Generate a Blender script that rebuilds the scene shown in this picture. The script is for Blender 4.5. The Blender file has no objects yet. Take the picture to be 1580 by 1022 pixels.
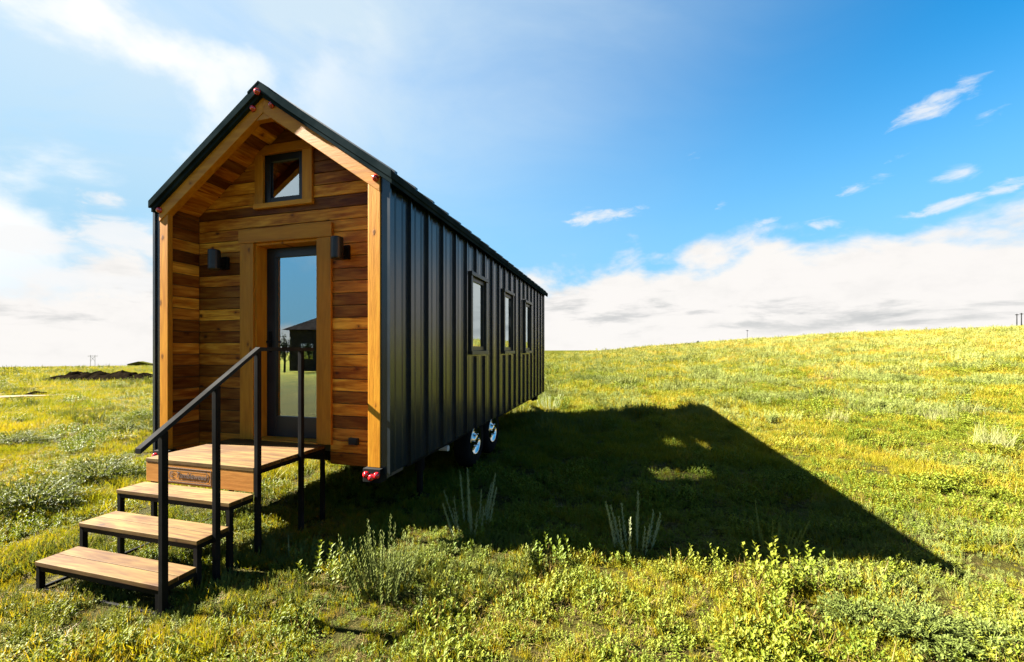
import bpy, math, random
import numpy as np
from mathutils import Vector, Matrix, noise as mnoise

# ------------------------------------------------------------------ scene, camera, light
S = bpy.context.scene
COL = S.collection
rad = math.radians
CAMZ = 1.6
F = 628.0                                   # focal length in photo pixels (1580 wide)

cam_d = bpy.data.cameras.new('camera')
cam_d.sensor_width = 36.0
cam_d.lens = 36.0 * F / 1580.0
cam_d.shift_y = 30.0 / 1580.0
cam_d.clip_start = 0.05
cam_d.clip_end = 6000.0
cam = bpy.data.objects.new('camera', cam_d)
COL.objects.link(cam)
cam.location = (0, 0, CAMZ)
cam.rotation_euler = (rad(90), 0, 0)
S.camera = cam

SUNV = Vector((1.357, -0.204, -1.0)).normalized()     # way the sunlight travels
SUN_EL = math.asin(-SUNV.z)
SUN_AZ = math.atan2(-SUNV.x, -SUNV.y)                  # from +Y towards +X
sun_d = bpy.data.lights.new('sun', 'SUN')
sun_d.energy = 5.0
sun_d.angle = rad(0.5)
sun_d.color = (1.0, 0.93, 0.80)
sun = bpy.data.objects.new('sun', sun_d)
COL.objects.link(sun)
sun.rotation_euler = SUNV.to_track_quat('-Z', 'Y').to_euler()

S.view_settings.view_transform = 'Standard'
S.view_settings.look = 'None'
S.view_settings.exposure = 3.9
S.view_settings.gamma = 1.0
S.cycles.max_bounces = 8
S.cycles.transparent_max_bounces = 12
S.cycles.caustics_reflective = False
S.cycles.caustics_refractive = False


class NT:
    """small helper for writing node graphs as expressions"""
    def __init__(self, tree):
        self.t = tree
        self.L = tree.links

    def n(self, kind, **kw):
        nd = self.t.nodes.new(kind)
        for k, v in kw.items():
            setattr(nd, k, v)
        return nd

    def put(self, sock, v):
        if hasattr(v, 'is_output') or isinstance(v, bpy.types.NodeSocket):
            self.L.new(v, sock)
        else:
            if isinstance(v, tuple) and len(v) == 3 and sock.type == 'RGBA':
                v = v + (1.0,)
            sock.default_value = v

    def m(self, op, a, b=0.0, c=None, clamp=False):
        nd = self.n('ShaderNodeMath', operation=op, use_clamp=clamp)
        self.put(nd.inputs[0], a)
        self.put(nd.inputs[1], b)
        if c is not None:
            self.put(nd.inputs[2], c)
        return nd.outputs[0]

    def step(self, v, lo, hi, a=0.0, b=1.0):
        nd = self.n('ShaderNodeMapRange', interpolation_type='SMOOTHSTEP')
        self.put(nd.inputs[0], v)
        for i, x in enumerate((lo, hi, a, b)):
            self.put(nd.inputs[i + 1], x)
        return nd.outputs[0]

    def mix(self, f, a, b, blend='MIX'):
        nd = self.n('ShaderNodeMix', data_type='RGBA', blend_type=blend)
        nd.clamp_factor = True
        self.put(nd.inputs[0], f)
        self.put(nd.inputs[6], a)
        self.put(nd.inputs[7], b)
        return nd.outputs[2]

    def noise(self, vec, scale, detail=4.0, rough=0.55, dist=0.0):
        nd = self.n('ShaderNodeTexNoise')
        if vec is not None:
            self.L.new(vec, nd.inputs['Vector'])
        nd.inputs['Scale'].default_value = scale
        nd.inputs['Detail'].default_value = detail
        nd.inputs['Roughness'].default_value = rough
        nd.inputs['Distortion'].default_value = dist
        return nd.outputs[0]

    def mapping(self, vec, scale=(1, 1, 1), loc=(0, 0, 0), rot=(0, 0, 0)):
        nd = self.n('ShaderNodeMapping')
        self.L.new(vec, nd.inputs[0])
        nd.inputs['Location'].default_value = loc
        nd.inputs['Rotation'].default_value = rot
        nd.inputs['Scale'].default_value = scale
        return nd.outputs[0]

    def ramp(self, f, stops):
        nd = self.n('ShaderNodeValToRGB')
        self.put(nd.inputs[0], f)
        el = nd.color_ramp.elements
        while len(el) < len(stops):
            el.new(0.5)
        for e, (p, c) in zip(el, stops):
            e.position = p
            e.color = tuple(c) + (1.0,)
        return nd.outputs[0]


def build_world():
    w = bpy.data.worlds.new('World')
    S.world = w
    w.use_nodes = True
    t = w.node_tree
    t.nodes.clear()
    g = NT(t)
    out = g.n('ShaderNodeOutputWorld')
    bg = g.n('ShaderNodeBackground')
    bg.inputs[1].default_value = 0.05
    g.L.new(bg.outputs[0], out.inputs[0])
    sky = g.n('ShaderNodeTexSky', sky_type='NISHITA')
    sky.sun_disc = False
    sky.sun_elevation = SUN_EL
    sky.sun_rotation = SUN_AZ
    sky.altitude = 1500
    sky.air_density = 1.0
    sky.dust_density = 0.6
    sky.ozone_density = 2.0
    tc = g.n('ShaderNodeTexCoord')
    d = tc.outputs['Generated']
    sep = g.n('ShaderNodeSeparateXYZ')
    g.L.new(d, sep.inputs[0])
    x, y, z = sep.outputs
    az = g.m('ARCTAN2', x, y)
    el = g.m('ARCSINE', z)
    dot = g.n('ShaderNodeVectorMath', operation='DOT_PRODUCT')
    g.L.new(d, dot.inputs[0])
    dot.inputs[1].default_value = tuple(-SUNV)
    s = dot.outputs['Value']

    # blue: Nishita, deepened away from the sun
    hs = g.n('ShaderNodeHueSaturation')
    hs.inputs['Hue'].default_value = 0.485
    hs.inputs['Saturation'].default_value = 1.12
    hs.inputs['Value'].default_value = 1.0
    g.L.new(sky.outputs[0], hs.inputs['Color'])
    col = g.mix(1.0, hs.outputs[0], SKY_TINT, 'MULTIPLY')
    # thin high veil whitening towards the sun
    vn = g.noise(g.mapping(d, (1.0, 1.0, 2.2), (3.1, 0.4, 1.7)), 2.2, 6, 0.6, 0.6)
    vf = g.m('POWER', g.step(s, -0.30, 0.98), 1.15)
    vf = g.m('MULTIPLY', vf, g.step(vn, 0.15, 0.85, 0.75, 1.25))
    vf = g.m('MULTIPLY', vf, g.step(y, -0.45, 0.05, 0.2, 1.0))
    col = g.mix(g.m('MINIMUM', vf, 0.92), col, VEIL)
    # pale air at the horizon
    hz = g.step(el, 0.02, 0.60, 0.97, 0.0)
    col = g.mix(hz, col, HORIZON)
    # high soft cloud near the sun
    hn = g.noise(g.mapping(d, (1.0, 1.0, 1.5), (0.7, 0.0, 0.3)), 2.6, 8, 0.55, 0.2)
    hm = g.m('MULTIPLY', g.step(hn, 0.47, 0.61), g.step(s, 0.56, 0.84))
    col = g.mix(g.m('MULTIPLY', hm, 0.95), col, (CLOUD * 1.12, CLOUD * 1.12, CLOUD * 1.10))
    # cumulus bank round the horizon
    cn = g.noise(g.mapping(d, (1.0, 1.0, 1.9), (1.3, 2.2, 0.0)), 5.2, 9, 0.55, 0.15)
    big = g.noise(g.mapping(d, (1.0, 1.0, 0.6), (5.0, 1.0, 0.0)), 2.1, 2, 0.5)
    top = g.m('ADD', g.m('MULTIPLY', g.m('SUBTRACT', cn, 0.5), g.step(x, -0.7, 0.2, 0.44, 0.33)), g.m('MULTIPLY', g.m('SUBTRACT', big, 0.5), 0.08))
    bm = g.step(g.m('SUBTRACT', g.m('ADD', g.m('SUBTRACT', top, g.step(y, -0.5, 0.1, 0.035, 0.0)), g.m('ADD', g.step(x, -0.75, 0.1, 0.135, 0.232), g.step(x, 0.35, 0.8, 0.0, -0.050))), el), -0.022, 0.050)
    sn = g.noise(g.mapping(d, (1.0, 1.0, 5.0), (0.0, 3.0, 0.9)), 4.2, 7, 0.6, 0.2)
    band = g.m('MULTIPLY', g.step(el, 0.015, 0.06), g.step(el, 0.10, 0.17, 1.0, 0.0))
    sh = g.m('MULTIPLY', g.step(sn, 0.50, 0.66), band)
    sf = g.noise(g.mapping(d, (1, 1, 1.8), (2.0, 0.0, 0.9)), 11, 6, 0.6)
    sh = g.m('ADD', g.m('MULTIPLY', sh, 0.72), g.step(sf, 0.45, 0.75, 0.0, 0.16))
    cc = g.mix(sh, (CLOUD * 1.03, CLOUD, CLOUD * 0.97), (CLOUD * 0.55, CLOUD * 0.57, CLOUD * 0.58))
    col = g.mix(bm, col, cc)
    # separate wisps: azimuth, elevation, half-widths, slant (degrees), strength
    wn = g.noise(g.mapping(d, (1.0, 1.0, 2.6), (0.2, 0.9, 4.0)), 16, 7, 0.62, 0.5)
    tot = None
    for (a0, e0, wa, we, sl, k) in WISPS:
        da = g.m('SUBTRACT', az, rad(a0))
        de = g.m('SUBTRACT', g.m('SUBTRACT', el, rad(e0)), g.m('MULTIPLY', da, sl))
        q = g.m('ADD', g.m('POWER', g.m('ABSOLUTE', g.m('DIVIDE', da, rad(wa))), 2.0),
                g.m('POWER', g.m('ABSOLUTE', g.m('DIVIDE', de, rad(we))), 2.0))
        b = g.m('MULTIPLY', g.m('EXPONENT', g.m('MULTIPLY', q, -1.0)), k)
        tot = b if tot is None else g.m('MAXIMUM', tot, b)
    wm = g.step(g.m('ADD', tot, g.m('MULTIPLY', g.m('SUBTRACT', wn, 0.5), 2.4)), 0.45, 1.25)
    wm = g.m('MULTIPLY', wm, g.step(tot, 0.05, 0.4))
    col = g.mix(g.m('MULTIPLY', wm, 0.8), col, (CLOUD, CLOUD, CLOUD))
    # the ground side of the sky ball
    col = g.mix(g.step(z, -0.06, -0.02, 1.0, 0.0), col, (0.2, 0.2, 0.07))
    g.L.new(col, bg.inputs[0])


SKY_TINT = (0.0, 0.275, 0.39)
VEIL = (0.96, 1.15, 1.27)
HORIZON = (0.46, 0.90, 1.24)
CLOUD = 1.28
WISPS = [(46.5, 23.0, 4.0, 1.3, 0.25, 0.95), (49.5, 20.5, 1.6, 1.0, 0.1, 0.7), (41.5, 17.2, 3.6, 0.9, 0.12, 0.85),
         (24.5, 23.0, 1.6, 1.6, -0.3, 0.6), (12.5, 17.8, 6.0, 1.1, 0.0, 1.1), (47.5, 16.3, 1.6, 0.8, 0.0, 0.7),
         (47.0, 13.6, 3.4, 0.8, 0.2, 1.0), (51.0, 14.4, 3.0, 0.8, 0.1, 0.9), (32.0, 15.0, 2.6, 0.7, 0.1, 0.8), (27.0, 17.5, 1.0, 0.7, 0.0, 0.7), (44.0, 19.2, 2.2, 0.6, 0.1, 0.75), (37.5, 13.8, 3.2, 0.8, 0.05, 0.85), (-45.0, 14.6, 2.4, 1.1, 0.1, 1.3), (-43.5, 11.6, 4.0, 1.7, 0.0, 1.5), (-50.5, 9.8, 4.0, 1.6, 0.0, 1.5), (-46.0, 6.8, 6.0, 1.5, 0.0, 1.4)]
build_world()


# ------------------------------------------------------------------ terrain
AZT = np.radians([-180, -130, -90, -51.5, -41.5, -20, 0, 5, 12, 18.5, 26.6, 36.9, 45, 51.5, 90, 130, 180])
KT = np.array([0.0, 0.0, -0.018, -0.0268, -0.0285, -0.019, -0.015, -0.0125, -0.004, 0.007, 0.0180, 0.0295, 0.0342, 0.0352, 0.036, 0.01, 0.0])
DCT = np.array([400, 400, 450, 480, 480, 350, 190, 160, 140, 130, 125, 120, 120, 120, 150, 300, 400.0])


def ground_z(X, Y):
    X = np.asarray(X, float)
    Y = np.asarray(Y, float)
    D = np.hypot(X, Y) + 1e-6
    az = np.arctan2(X, Y)
    k = np.interp(az, AZT, KT)
    dc = np.interp(az, AZT, DCT)
    h = k * D * D / (D + 5.0) + 1.6 * np.minimum(D / dc, 1.0) ** 2
    h = h - 0.06 * np.maximum(D - dc, 0.0)
    u = 0.018 * np.sin(X * 1.3 + 0.7 * np.sin(Y * 0.9)) * np.sin(Y * 1.1 + 1.0) + 0.010 * np.sin(X * 3.1 + Y * 2.3)
    big = 0.10 * np.sin(X * 0.21 + 0.5) * np.sin(Y * 0.17 + 1.2) * np.clip((D - 12) / 30, 0, 1)
    return h + u + big


def gz(x, y):
    return float(ground_z(x, y))


def at(px, py):
    """ground point below a photo pixel (straight ray from the camera until it meets the terrain)"""
    r, e = (px - 790.0) / F, (541.0 - py) / F
    t = 1.5
    while t < 600 and CAMZ + e * t > gz(r * t, t):
        t *= 1.004
    return Vector((r * t, t, gz(r * t, t)))


# ------------------------------------------------------------------ mesh helpers
class MB:
    def __init__(self):
        self.v, self.f, self.tone, self.mi = [], [], [], []

    def poly(self, pts, tone=0.5, mi=0):
        b = len(self.v)
        self.v += [tuple(p) for p in pts]
        self.f.append(tuple(range(b, b + len(pts))))
        self.tone.append(tone)
        self.mi.append(mi)

    def hexa(self, p, tone=0.5, mi=0):
        """eight corners: bottom four then top four, counter-clockwise from above"""
        b = len(self.v)
        self.v += [tuple(q) for q in p]
        for q in ((3, 2, 1, 0), (4, 5, 6, 7), (0, 1, 5, 4), (1, 2, 6, 5), (2, 3, 7, 6), (3, 0, 4, 7)):
            self.f.append(tuple(b + i for i in q))
            self.tone.append(tone)
            self.mi.append(mi)

    def box(self, x0, x1, y0, y1, z0, z1, tone=0.5, mi=0):
        self.hexa([(x0, y0, z0), (x1, y0, z0), (x1, y1, z0), (x0, y1, z0),
                   (x0, y0, z1), (x1, y0, z1), (x1, y1, z1), (x0, y1, z1)], tone, mi)

    def prism(self, xz, y0, y1, tone=0.5, mi=0):
        """polygon in x,z (counter-clockwise seen from -y) pushed from y0 to y1"""
        b = len(self.v)
        n = len(xz)
        self.v += [(x, y0, z) for x, z in xz] + [(x, y1, z) for x, z in xz]
        fs = [tuple(b + i for i in range(n)), tuple(b + n + i for i in reversed(range(n)))]
        for i in range(n):
            j = (i + 1) % n
            fs.append((b + j, b + i, b + n + i, b + n + j))
        for q in fs:
            self.f.append(q)
            self.tone.append(tone)
            self.mi.append(mi)

    def tube(self, p, q, r0, r1=None, n=8, tone=0.5, mi=0, cap=True):
        r1 = r0 if r1 is None else r1
        p, q = Vector(p), Vector(q)
        a = (q - p).normalized()
        u = a.orthogonal().normalized()
        w = a.cross(u)
        b = len(self.v)
        for c, r in ((p, r0), (q, r1)):
            for i in range(n):
                t = 2 * math.pi * i / n
                self.v.append(tuple(c + (u * math.cos(t) + w * math.sin(t)) * r))
        for i in range(n):
            j = (i + 1) % n
            self.f.append((b + i, b + j, b + n + j, b + n + i))
            self.tone.append(tone)
            self.mi.append(mi)
        if cap:
            for q2 in (tuple(b + i for i in reversed(range(n))), tuple(b + n + i for i in range(n))):
                self.f.append(q2)
                self.tone.append(tone)
                self.mi.append(mi)

    def bar(self, p, q, w, h, up=(0, 0, 1), tone=0.5, mi=0):
        """square bar from p to q"""
        p, q = Vector(p), Vector(q)
        a = (q - p).normalized()
        s = a.cross(Vector(up)).normalized() * (w / 2)
        t = s.cross(a).normalized() * (h / 2)
        self.hexa([p - s - t, p + s - t, q + s - t, q - s - t, p - s + t, p + s + t, q + s + t, q - s + t], tone, mi)

    def lathe(self, prof, axis='x', c=(0, 0, 0), n=28, tone=0.5, mi=0):
        """profile of (axial, radius) turned about an axis through c"""
        b = len(self.v)
        for (a, r) in prof:
            for i in range(n):
                t = 2 * math.pi * i / n
                if axis == 'x':
                    p = (c[0] + a, c[1] + r * math.cos(t), c[2] + r * math.sin(t))
                elif axis == 'y':
                    p = (c[0] + r * math.cos(t), c[1] + a, c[2] - r * math.sin(t))
                else:
                    p = (c[0] + r * math.cos(t), c[1] + r * math.sin(t), c[2] + a)
                self.v.append(p)
        for k in range(len(prof) - 1):
            for i in range(n):
                j = (i + 1) % n
                self.f.append((b + k * n + i, b + k * n + j, b + (k + 1) * n + j, b + (k + 1) * n + i))
                self.tone.append(tone)
                self.mi.append(mi)

    def mesh(self, name, mats, smooth=False):
        me = bpy.data.meshes.new(name)
        me.from_pydata(self.v, [], self.f)
        for m in (mats if isinstance(mats, (list, tuple)) else [mats]):
            me.materials.append(m)
        me.polygons.foreach_set('material_index', self.mi)
        at_ = me.attributes.new('tone', 'FLOAT', 'FACE')
        at_.data.foreach_set('value', self.tone)
        if smooth:
            me.polygons.foreach_set('use_smooth', [True] * len(self.f))
        me.update()
        return me

    def build(self, name, mats, parent=None, bevel=0.0, smooth=False):
        me = self.mesh(name, mats, smooth)
        o = bpy.data.objects.new(name, me)
        COL.objects.link(o)
        if parent is not None:
            o.parent = parent
        if bevel:
            md = o.modifiers.new('bevel', 'BEVEL')
            md.width = bevel
            md.segments = 2
            md.limit_method = 'ANGLE'
            md.angle_limit = rad(40)
        return o


def tag(o, label=None, cat=None, group=None, kind=None):
    if label:
        o['label'] = label
    if cat:
        o['category'] = cat
    if group:
        o['group'] = group
    if kind:
        o['kind'] = kind
    return o


def empty(name, loc, rz=0.0):
    o = bpy.data.objects.new(name, None)
    o.empty_display_size = 0.3
    COL.objects.link(o)
    o.location = loc
    o.rotation_euler = (0, 0, rz)
    return o


# ------------------------------------------------------------------ materials
def new_mat(name):
    m = bpy.data.materials.new(name)
    m.use_nodes = True
    g = NT(m.node_tree)
    bs = m.node_tree.nodes['Principled BSDF']
    return m, g, bs


def bump(g, bs, h, strength, dist=0.01):
    b = g.n('ShaderNodeBump')
    b.inputs['Strength'].default_value = strength
    b.inputs['Distance'].default_value = dist
    g.L.new(h, b.inputs['Height'])
    g.L.new(b.outputs[0], bs.inputs['Normal'])


def wood_mat(name, axis, stops, rough=0.5, knots=1.0, grain=0.55, spec=0.10, perp='y'):
    """oiled softwood boards: per-board tone, fibres along the axis, knots"""
    m, g, bs = new_mat(name)
    tc = g.n('ShaderNodeTexCoord')
    at_ = g.n('ShaderNodeAttribute', attribute_name='tone')
    tone = at_.outputs['Fac']
    off = g.n('ShaderNodeCombineXYZ')
    g.put(off.inputs[0], g.m('MULTIPLY', tone, 37.0))
    g.put(off.inputs[1], g.m('MULTIPLY', tone, 53.0))
    g.put(off.inputs[2], g.m('MULTIPLY', tone, 71.0))
    add = g.n('ShaderNodeVectorMath', operation='ADD')
    g.L.new(tc.outputs['Object'], add.inputs[0])
    g.L.new(off.outputs[0], add.inputs[1])
    v = add.outputs[0]
    st = [1.0, 1.0, 1.0]
    st['xyz'.index(axis)] = 0.10
    fib = g.noise(g.mapping(v, tuple(st)), 48, 5, 0.6, 0.4)
    st2 = [1.0, 1.0, 1.0]
    st2['xyz'.index(axis)] = 0.16
    broad = g.noise(g.mapping(v, tuple(st2)), 10, 4, 0.55, 1.2)
    base = g.ramp(tone, stops)
    k = g.m('ADD', g.m('MULTIPLY', g.step(fib, 0.3, 0.7), grain * 0.5), g.m('MULTIPLY', g.step(broad, 0.3, 0.7), grain * 0.7))
    col = g.mix(k, base, (0.42, 0.26, 0.14), 'MULTIPLY')
    vo = g.n('ShaderNodeTexVoronoi')
    st3 = [1.0, 1.0, 1.0]
    st3['xyz'.index(axis)] = 0.62
    st3['xyz'.index(perp)] = 0.0
    jit = g.n('ShaderNodeVectorMath', operation='ADD')
    nz = g.n('ShaderNodeTexNoise')
    g.L.new(v, nz.inputs['Vector'])
    nz.inputs['Scale'].default_value = 30
    sc = g.n('ShaderNodeVectorMath', operation='SCALE')
    g.L.new(nz.outputs[1], sc.inputs[0])
    sc.inputs['Scale'].default_value = 0.02
    g.L.new(g.mapping(v, tuple(st3)), jit.inputs[0])
    g.L.new(sc.outputs[0], jit.inputs[1])
    g.L.new(jit.outputs[0], vo.inputs['Vector'])
    vo.inputs['Scale'].default_value = 7.5
    cat2 = g.step(g.noise(g.mapping(v, tuple(st)), 14, 3, 0.5, 1.5), 0.35, 0.65)
    col = g.mix(g.m('MULTIPLY', cat2, grain * 0.6), col, (0.55, 0.36, 0.20), 'MULTIPLY')
    kc = g.n('ShaderNodeSeparateColor')
    g.L.new(vo.outputs['Color'], kc.inputs[0])
    some = g.m('GREATER_THAN', kc.outputs[0], 0.40)
    kn = g.m('MULTIPLY', g.step(vo.outputs['Distance'], 0.075, 0.155, 1.0, 0.0), some)
    halo = g.m('MULTIPLY', g.step(vo.outputs['Distance'], 0.09, 0.28, 0.55, 0.0), some)
    col = g.mix(g.m('MULTIPLY', halo, knots), col, (0.55, 0.33, 0.18), 'MULTIPLY')
    col = g.mix(g.m('MULTIPLY', kn, 0.85 * knots), col, (0.018, 0.008, 0.004))
    g.L.new(col, bs.inputs['Base Color'])
    bs.inputs['Roughness'].default_value = rough
    bs.inputs['Specular IOR Level'].default_value = spec
    bump(g, bs, g.m('ADD', fib, g.m('MULTIPLY', kn, 0.5)), 0.25, 0.004)
    return m


CEDAR = [(0.0, (0.1302, 0.0521, 0.0089)), (0.28, (0.2395, 0.1021, 0.0144)), (0.5, (0.4376, 0.1875, 0.0234)), (0.78, (0.6042, 0.2968, 0.0325)), (1.0, (0.7084, 0.3854, 0.0433))]
TRIMC = [(0.0, (0.3115, 0.1314, 0.0108)), (0.5, (0.4154, 0.1839, 0.0155)), (1.0, (0.4882, 0.2311, 0.0216))]
DECKC = [(0.0, (0.0845, 0.0524, 0.0122)), (0.5, (0.0991, 0.0661, 0.0168)), (1.0, (0.1138, 0.0800, 0.0224))]
RISER = [(0.0, (0.2707, 0.1187, 0.0263)), (1.0, (0.3249, 0.1526, 0.0375))]
M = {}
M['cedar_x'] = wood_mat('cedar_boards_across', 'x', CEDAR, 0.48, 1.0, 1.0)
M['cedar_y'] = wood_mat('cedar_boards_deep', 'y', CEDAR, 0.48, 1.0, 1.0, perp='x')
M['trim_z'] = wood_mat('cedar_trim_upright', 'z', TRIMC, 0.42, 0.7, 0.4)
M['trim_x'] = wood_mat('cedar_trim_across', 'x', TRIMC, 0.42, 0.7, 0.4)
M['deck'] = wood_mat('deck_boards', 'x', DECKC, 0.75, 0.8, 0.95, 0.1, perp='z')
M['riser'] = wood_mat('riser_board', 'x', RISER, 0.5, 0.8, 0.35)


def metal_mat(name, base, rough, metallic=0.0, coat=0.0, noise_amt=0.06, spec=0.5, bmp=0.03):
    m, g, bs = new_mat(name)
    tc = g.n('ShaderNodeTexCoord')
    n1 = g.noise(tc.outputs['Object'], 3.0, 5, 0.6)
    n2 = g.noise(g.mapping(tc.outputs['Object'], (6, 6, 0.5)), 9.0, 4, 0.6)
    c2 = tuple(min(1, c * 1.5 + 0.004) for c in base)
    g.L.new(g.mix(g.step(n1, 0.35, 0.7), base, c2), bs.inputs['Base Color'])
    bs.inputs['Metallic'].default_value = metallic
    g.put(bs.inputs['Roughness'], g.m('ADD', g.m('MULTIPLY', g.m('ADD', n1, n2), noise_amt), rough - noise_amt))
    bs.inputs['Coat Weight'].default_value = coat
    bs.inputs['Specular IOR Level'].default_value = spec
    bump(g, bs, n1, bmp, 0.02)
    return m


M['cladding'] = metal_mat('charcoal_metal_cladding', (0.0032, 0.0068, 0.011), 0.26, 0.0, 0.0, 0.03, 0.55, 0.05)
M['dark_trim'] = metal_mat('charcoal_metal_trim', (0.0075, 0.0125, 0.0145), 0.9, spec=0.0)
M['black_steel'] = metal_mat('black_painted_steel', (0.003, 0.003, 0.0033), 0.5, spec=0.04)
M['rail_black'] = metal_mat('black_handrail_paint', (0.013, 0.013, 0.013), 0.9, spec=0.0)
M['black_frame'] = metal_mat('black_window_frame', (0.005, 0.006, 0.008), 0.35, spec=0.25)
M['bronze_frame'] = metal_mat('dark_bronze_window_surround', (0.012, 0.0115, 0.0105), 0.4, spec=0.3)
M['chassis'] = metal_mat('trailer_steel', (0.003, 0.003, 0.003), 0.8, spec=0.05)
M['tyre'] = metal_mat('tyre_rubber', (0.003, 0.003, 0.003), 0.9, spec=0.05)
M['chrome'] = metal_mat('polished_wheel_metal', (0.42, 0.42, 0.42), 0.12, 1.0, noise_amt=0.03)
M['white_plastic'] = metal_mat('white_plastic', (0.35, 0.35, 0.35), 0.4)
M['galv'] = metal_mat('weathered_pylon_steel', (0.06, 0.06, 0.06), 0.7)
M['interior'] = metal_mat('dark_room_lining', (0.03, 0.025, 0.02), 0.8)
M['carved'] = metal_mat('burnt_carving', (0.035, 0.014, 0.005), 0.8)


def lens_mat():
    m, g, bs = new_mat('red_lamp_lens')
    tc = g.n('ShaderNodeTexCoord')
    w = g.n('ShaderNodeTexVoronoi')
    g.L.new(tc.outputs['Object'], w.inputs['Vector'])
    w.inputs['Scale'].default_value = 70
    g.L.new(g.mix(w.outputs['Distance'], (0.42, 0.008, 0.012), (0.16, 0.003, 0.005)), bs.inputs['Base Color'])
    bs.inputs['Roughness'].default_value = 0.12
    bs.inputs['Coat Weight'].default_value = 0.6
    bump(g, bs, w.outputs['Distance'], 0.3, 0.003)
    return m


M['red_lens'] = lens_mat()


def glass_mat(name, refl, tint):
    m, g, bs = new_mat(name)
    m.node_tree.nodes.remove(bs)
    out = [n for n in m.node_tree.nodes if n.type == 'OUTPUT_MATERIAL'][0]
    tr = g.n('ShaderNodeBsdfTransparent')
    tr.inputs[0].default_value = tint + (1,)
    gl = g.n('ShaderNodeBsdfGlossy')
    gl.inputs['Roughness'].default_value = 0.0
    gl.inputs['Color'].default_value = (0.85, 0.97, 1.0, 1)
    lw = g.n('ShaderNodeFresnel')
    lw.inputs['IOR'].default_value = 1.6
    f = g.m('ADD', g.m('MULTIPLY', lw.outputs[0], 1.0 - refl), refl, clamp=True)
    tc = g.n('ShaderNodeTexCoord')
    b = g.n('ShaderNodeBump')
    b.inputs['Strength'].default_value = 0.02
    b.inputs['Distance'].default_value = 0.01
    g.L.new(g.noise(tc.outputs['Object'], 1.5, 1, 0.5), b.inputs['Height'])
    g.L.new(b.outputs[0], gl.inputs['Normal'])
    mx = g.n('ShaderNodeMixShader')
    g.put(mx.inputs[0], f)
    g.L.new(tr.outputs[0], mx.inputs[1])
    g.L.new(gl.outputs[0], mx.inputs[2])
    g.L.new(mx.outputs[0], out.inputs[0])
    return m


M['glass'] = glass_mat('coated_window_glass', 0.42, (0.6, 0.65, 0.65))
M['clear'] = glass_mat('skylight_glass', 0.03, (0.95, 0.97, 0.97))


def leaf_mat(name, stops, trans=0.35, patch=0.35, rough=0.55, straw=0.0):
    """leaves and blades: colour by plant (random) and by patches of ground"""
    m, g, bs = new_mat(name)
    out = [n for n in m.node_tree.nodes if n.type == 'OUTPUT_MATERIAL'][0]
    oi = g.n('ShaderNodeObjectInfo')
    geo = g.n('ShaderNodeNewGeometry')
    at_ = g.n('ShaderNodeAttribute', attribute_name='tone')
    pn = g.noise(geo.outputs['Position'], patch, 4, 0.6)
    f = g.m('ADD', g.m('MULTIPLY', oi.outputs['Random'], 0.35), g.m('MULTIPLY', at_.outputs['Fac'], 0.30))
    sx = g.n('ShaderNodeSeparateXYZ')
    g.L.new(geo.outputs['Position'], sx.inputs[0])
    f = g.m('ADD', f, g.step(pn, 0.32, 0.68, 0.0, 0.35))
    f = g.m('ADD', f, g.step(sx.outputs[0], -14.0, 42.0, -0.14, 0.36))
    col = g.ramp(f, stops)
    g.L.new(col, bs.inputs['Base Color'])
    bs.inputs['Roughness'].default_value = rough
    bs.inputs['Specular IOR Level'].default_value = 0.10
    tl = g.n('ShaderNodeBsdfTranslucent')
    g.L.new(g.mix(1.0, col, (1.1, 1.0, 0.5), 'MULTIPLY'), tl.inputs[0])
    mx = g.n('ShaderNodeMixShader')
    mx.inputs[0].default_value = trans
    g.L.new(bs.outputs[0], mx.inputs[1])
    g.L.new(tl.outputs[0], mx.inputs[2])
    g.L.new(mx.outputs[0], out.inputs[0])
    return m


GRASSC = [(0.05, (0.0597, 0.0794, 0.0044)), (0.35, (0.1081, 0.1106, 0.0053)), (0.6, (0.1649, 0.1371, 0.0078)), (0.85, (0.2161, 0.1539, 0.0160)), (1.0, (0.2390, 0.1635, 0.0433))]
FORBC = [(0.05, (0.0420, 0.0691, 0.0050)), (0.4, (0.0763, 0.0974, 0.0068)), (0.75, (0.1184, 0.1218, 0.0120)), (1.0, (0.1450, 0.1348, 0.0255))]
SAGEC = [(0.05, (0.0617, 0.0782, 0.0175)), (0.5, (0.0946, 0.1114, 0.0247)), (1.0, (0.1481, 0.1525, 0.0390))]
PSAGE = [(0.05, (0.13, 0.155, 0.075)), (0.5, (0.19, 0.215, 0.11)), (1.0, (0.27, 0.285, 0.16))]
BUSHC = [(0.05, (0.0508, 0.0690, 0.0128)), (0.5, (0.0742, 0.0926, 0.0200)), (1.0, (0.1173, 0.1294, 0.0323))]
STRAWC = [(0.1, (0.0937, 0.0650, 0.0162)), (0.6, (0.1250, 0.0905, 0.0270)), (1.0, (0.1458, 0.1114, 0.0468))]
M['grass'] = leaf_mat('meadow_grass', GRASSC, 0.40)
M['forb'] = leaf_mat('low_leafy_weeds', FORBC, 0.32)
M['sage'] = leaf_mat('grey_green_sage', SAGEC, 0.22)
M['pale_sage'] = leaf_mat('silvery_sagebrush', PSAGE, 0.2)
M['pale_straw'] = leaf_mat('pale_dry_grass', [(0.1, (0.12, 0.125, 0.045)), (0.9, (0.17, 0.17, 0.07))], 0.3)
M['thatch'] = leaf_mat('dead_thatch', [(0.1, (0.055, 0.036, 0.014)), (0.5, (0.10, 0.072, 0.026)), (0.95, (0.16, 0.125, 0.05))], 0.2)
M['bush'] = leaf_mat('grey_green_bush', BUSHC, 0.25)
M['straw'] = leaf_mat('dry_straw', STRAWC, 0.3)


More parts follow.
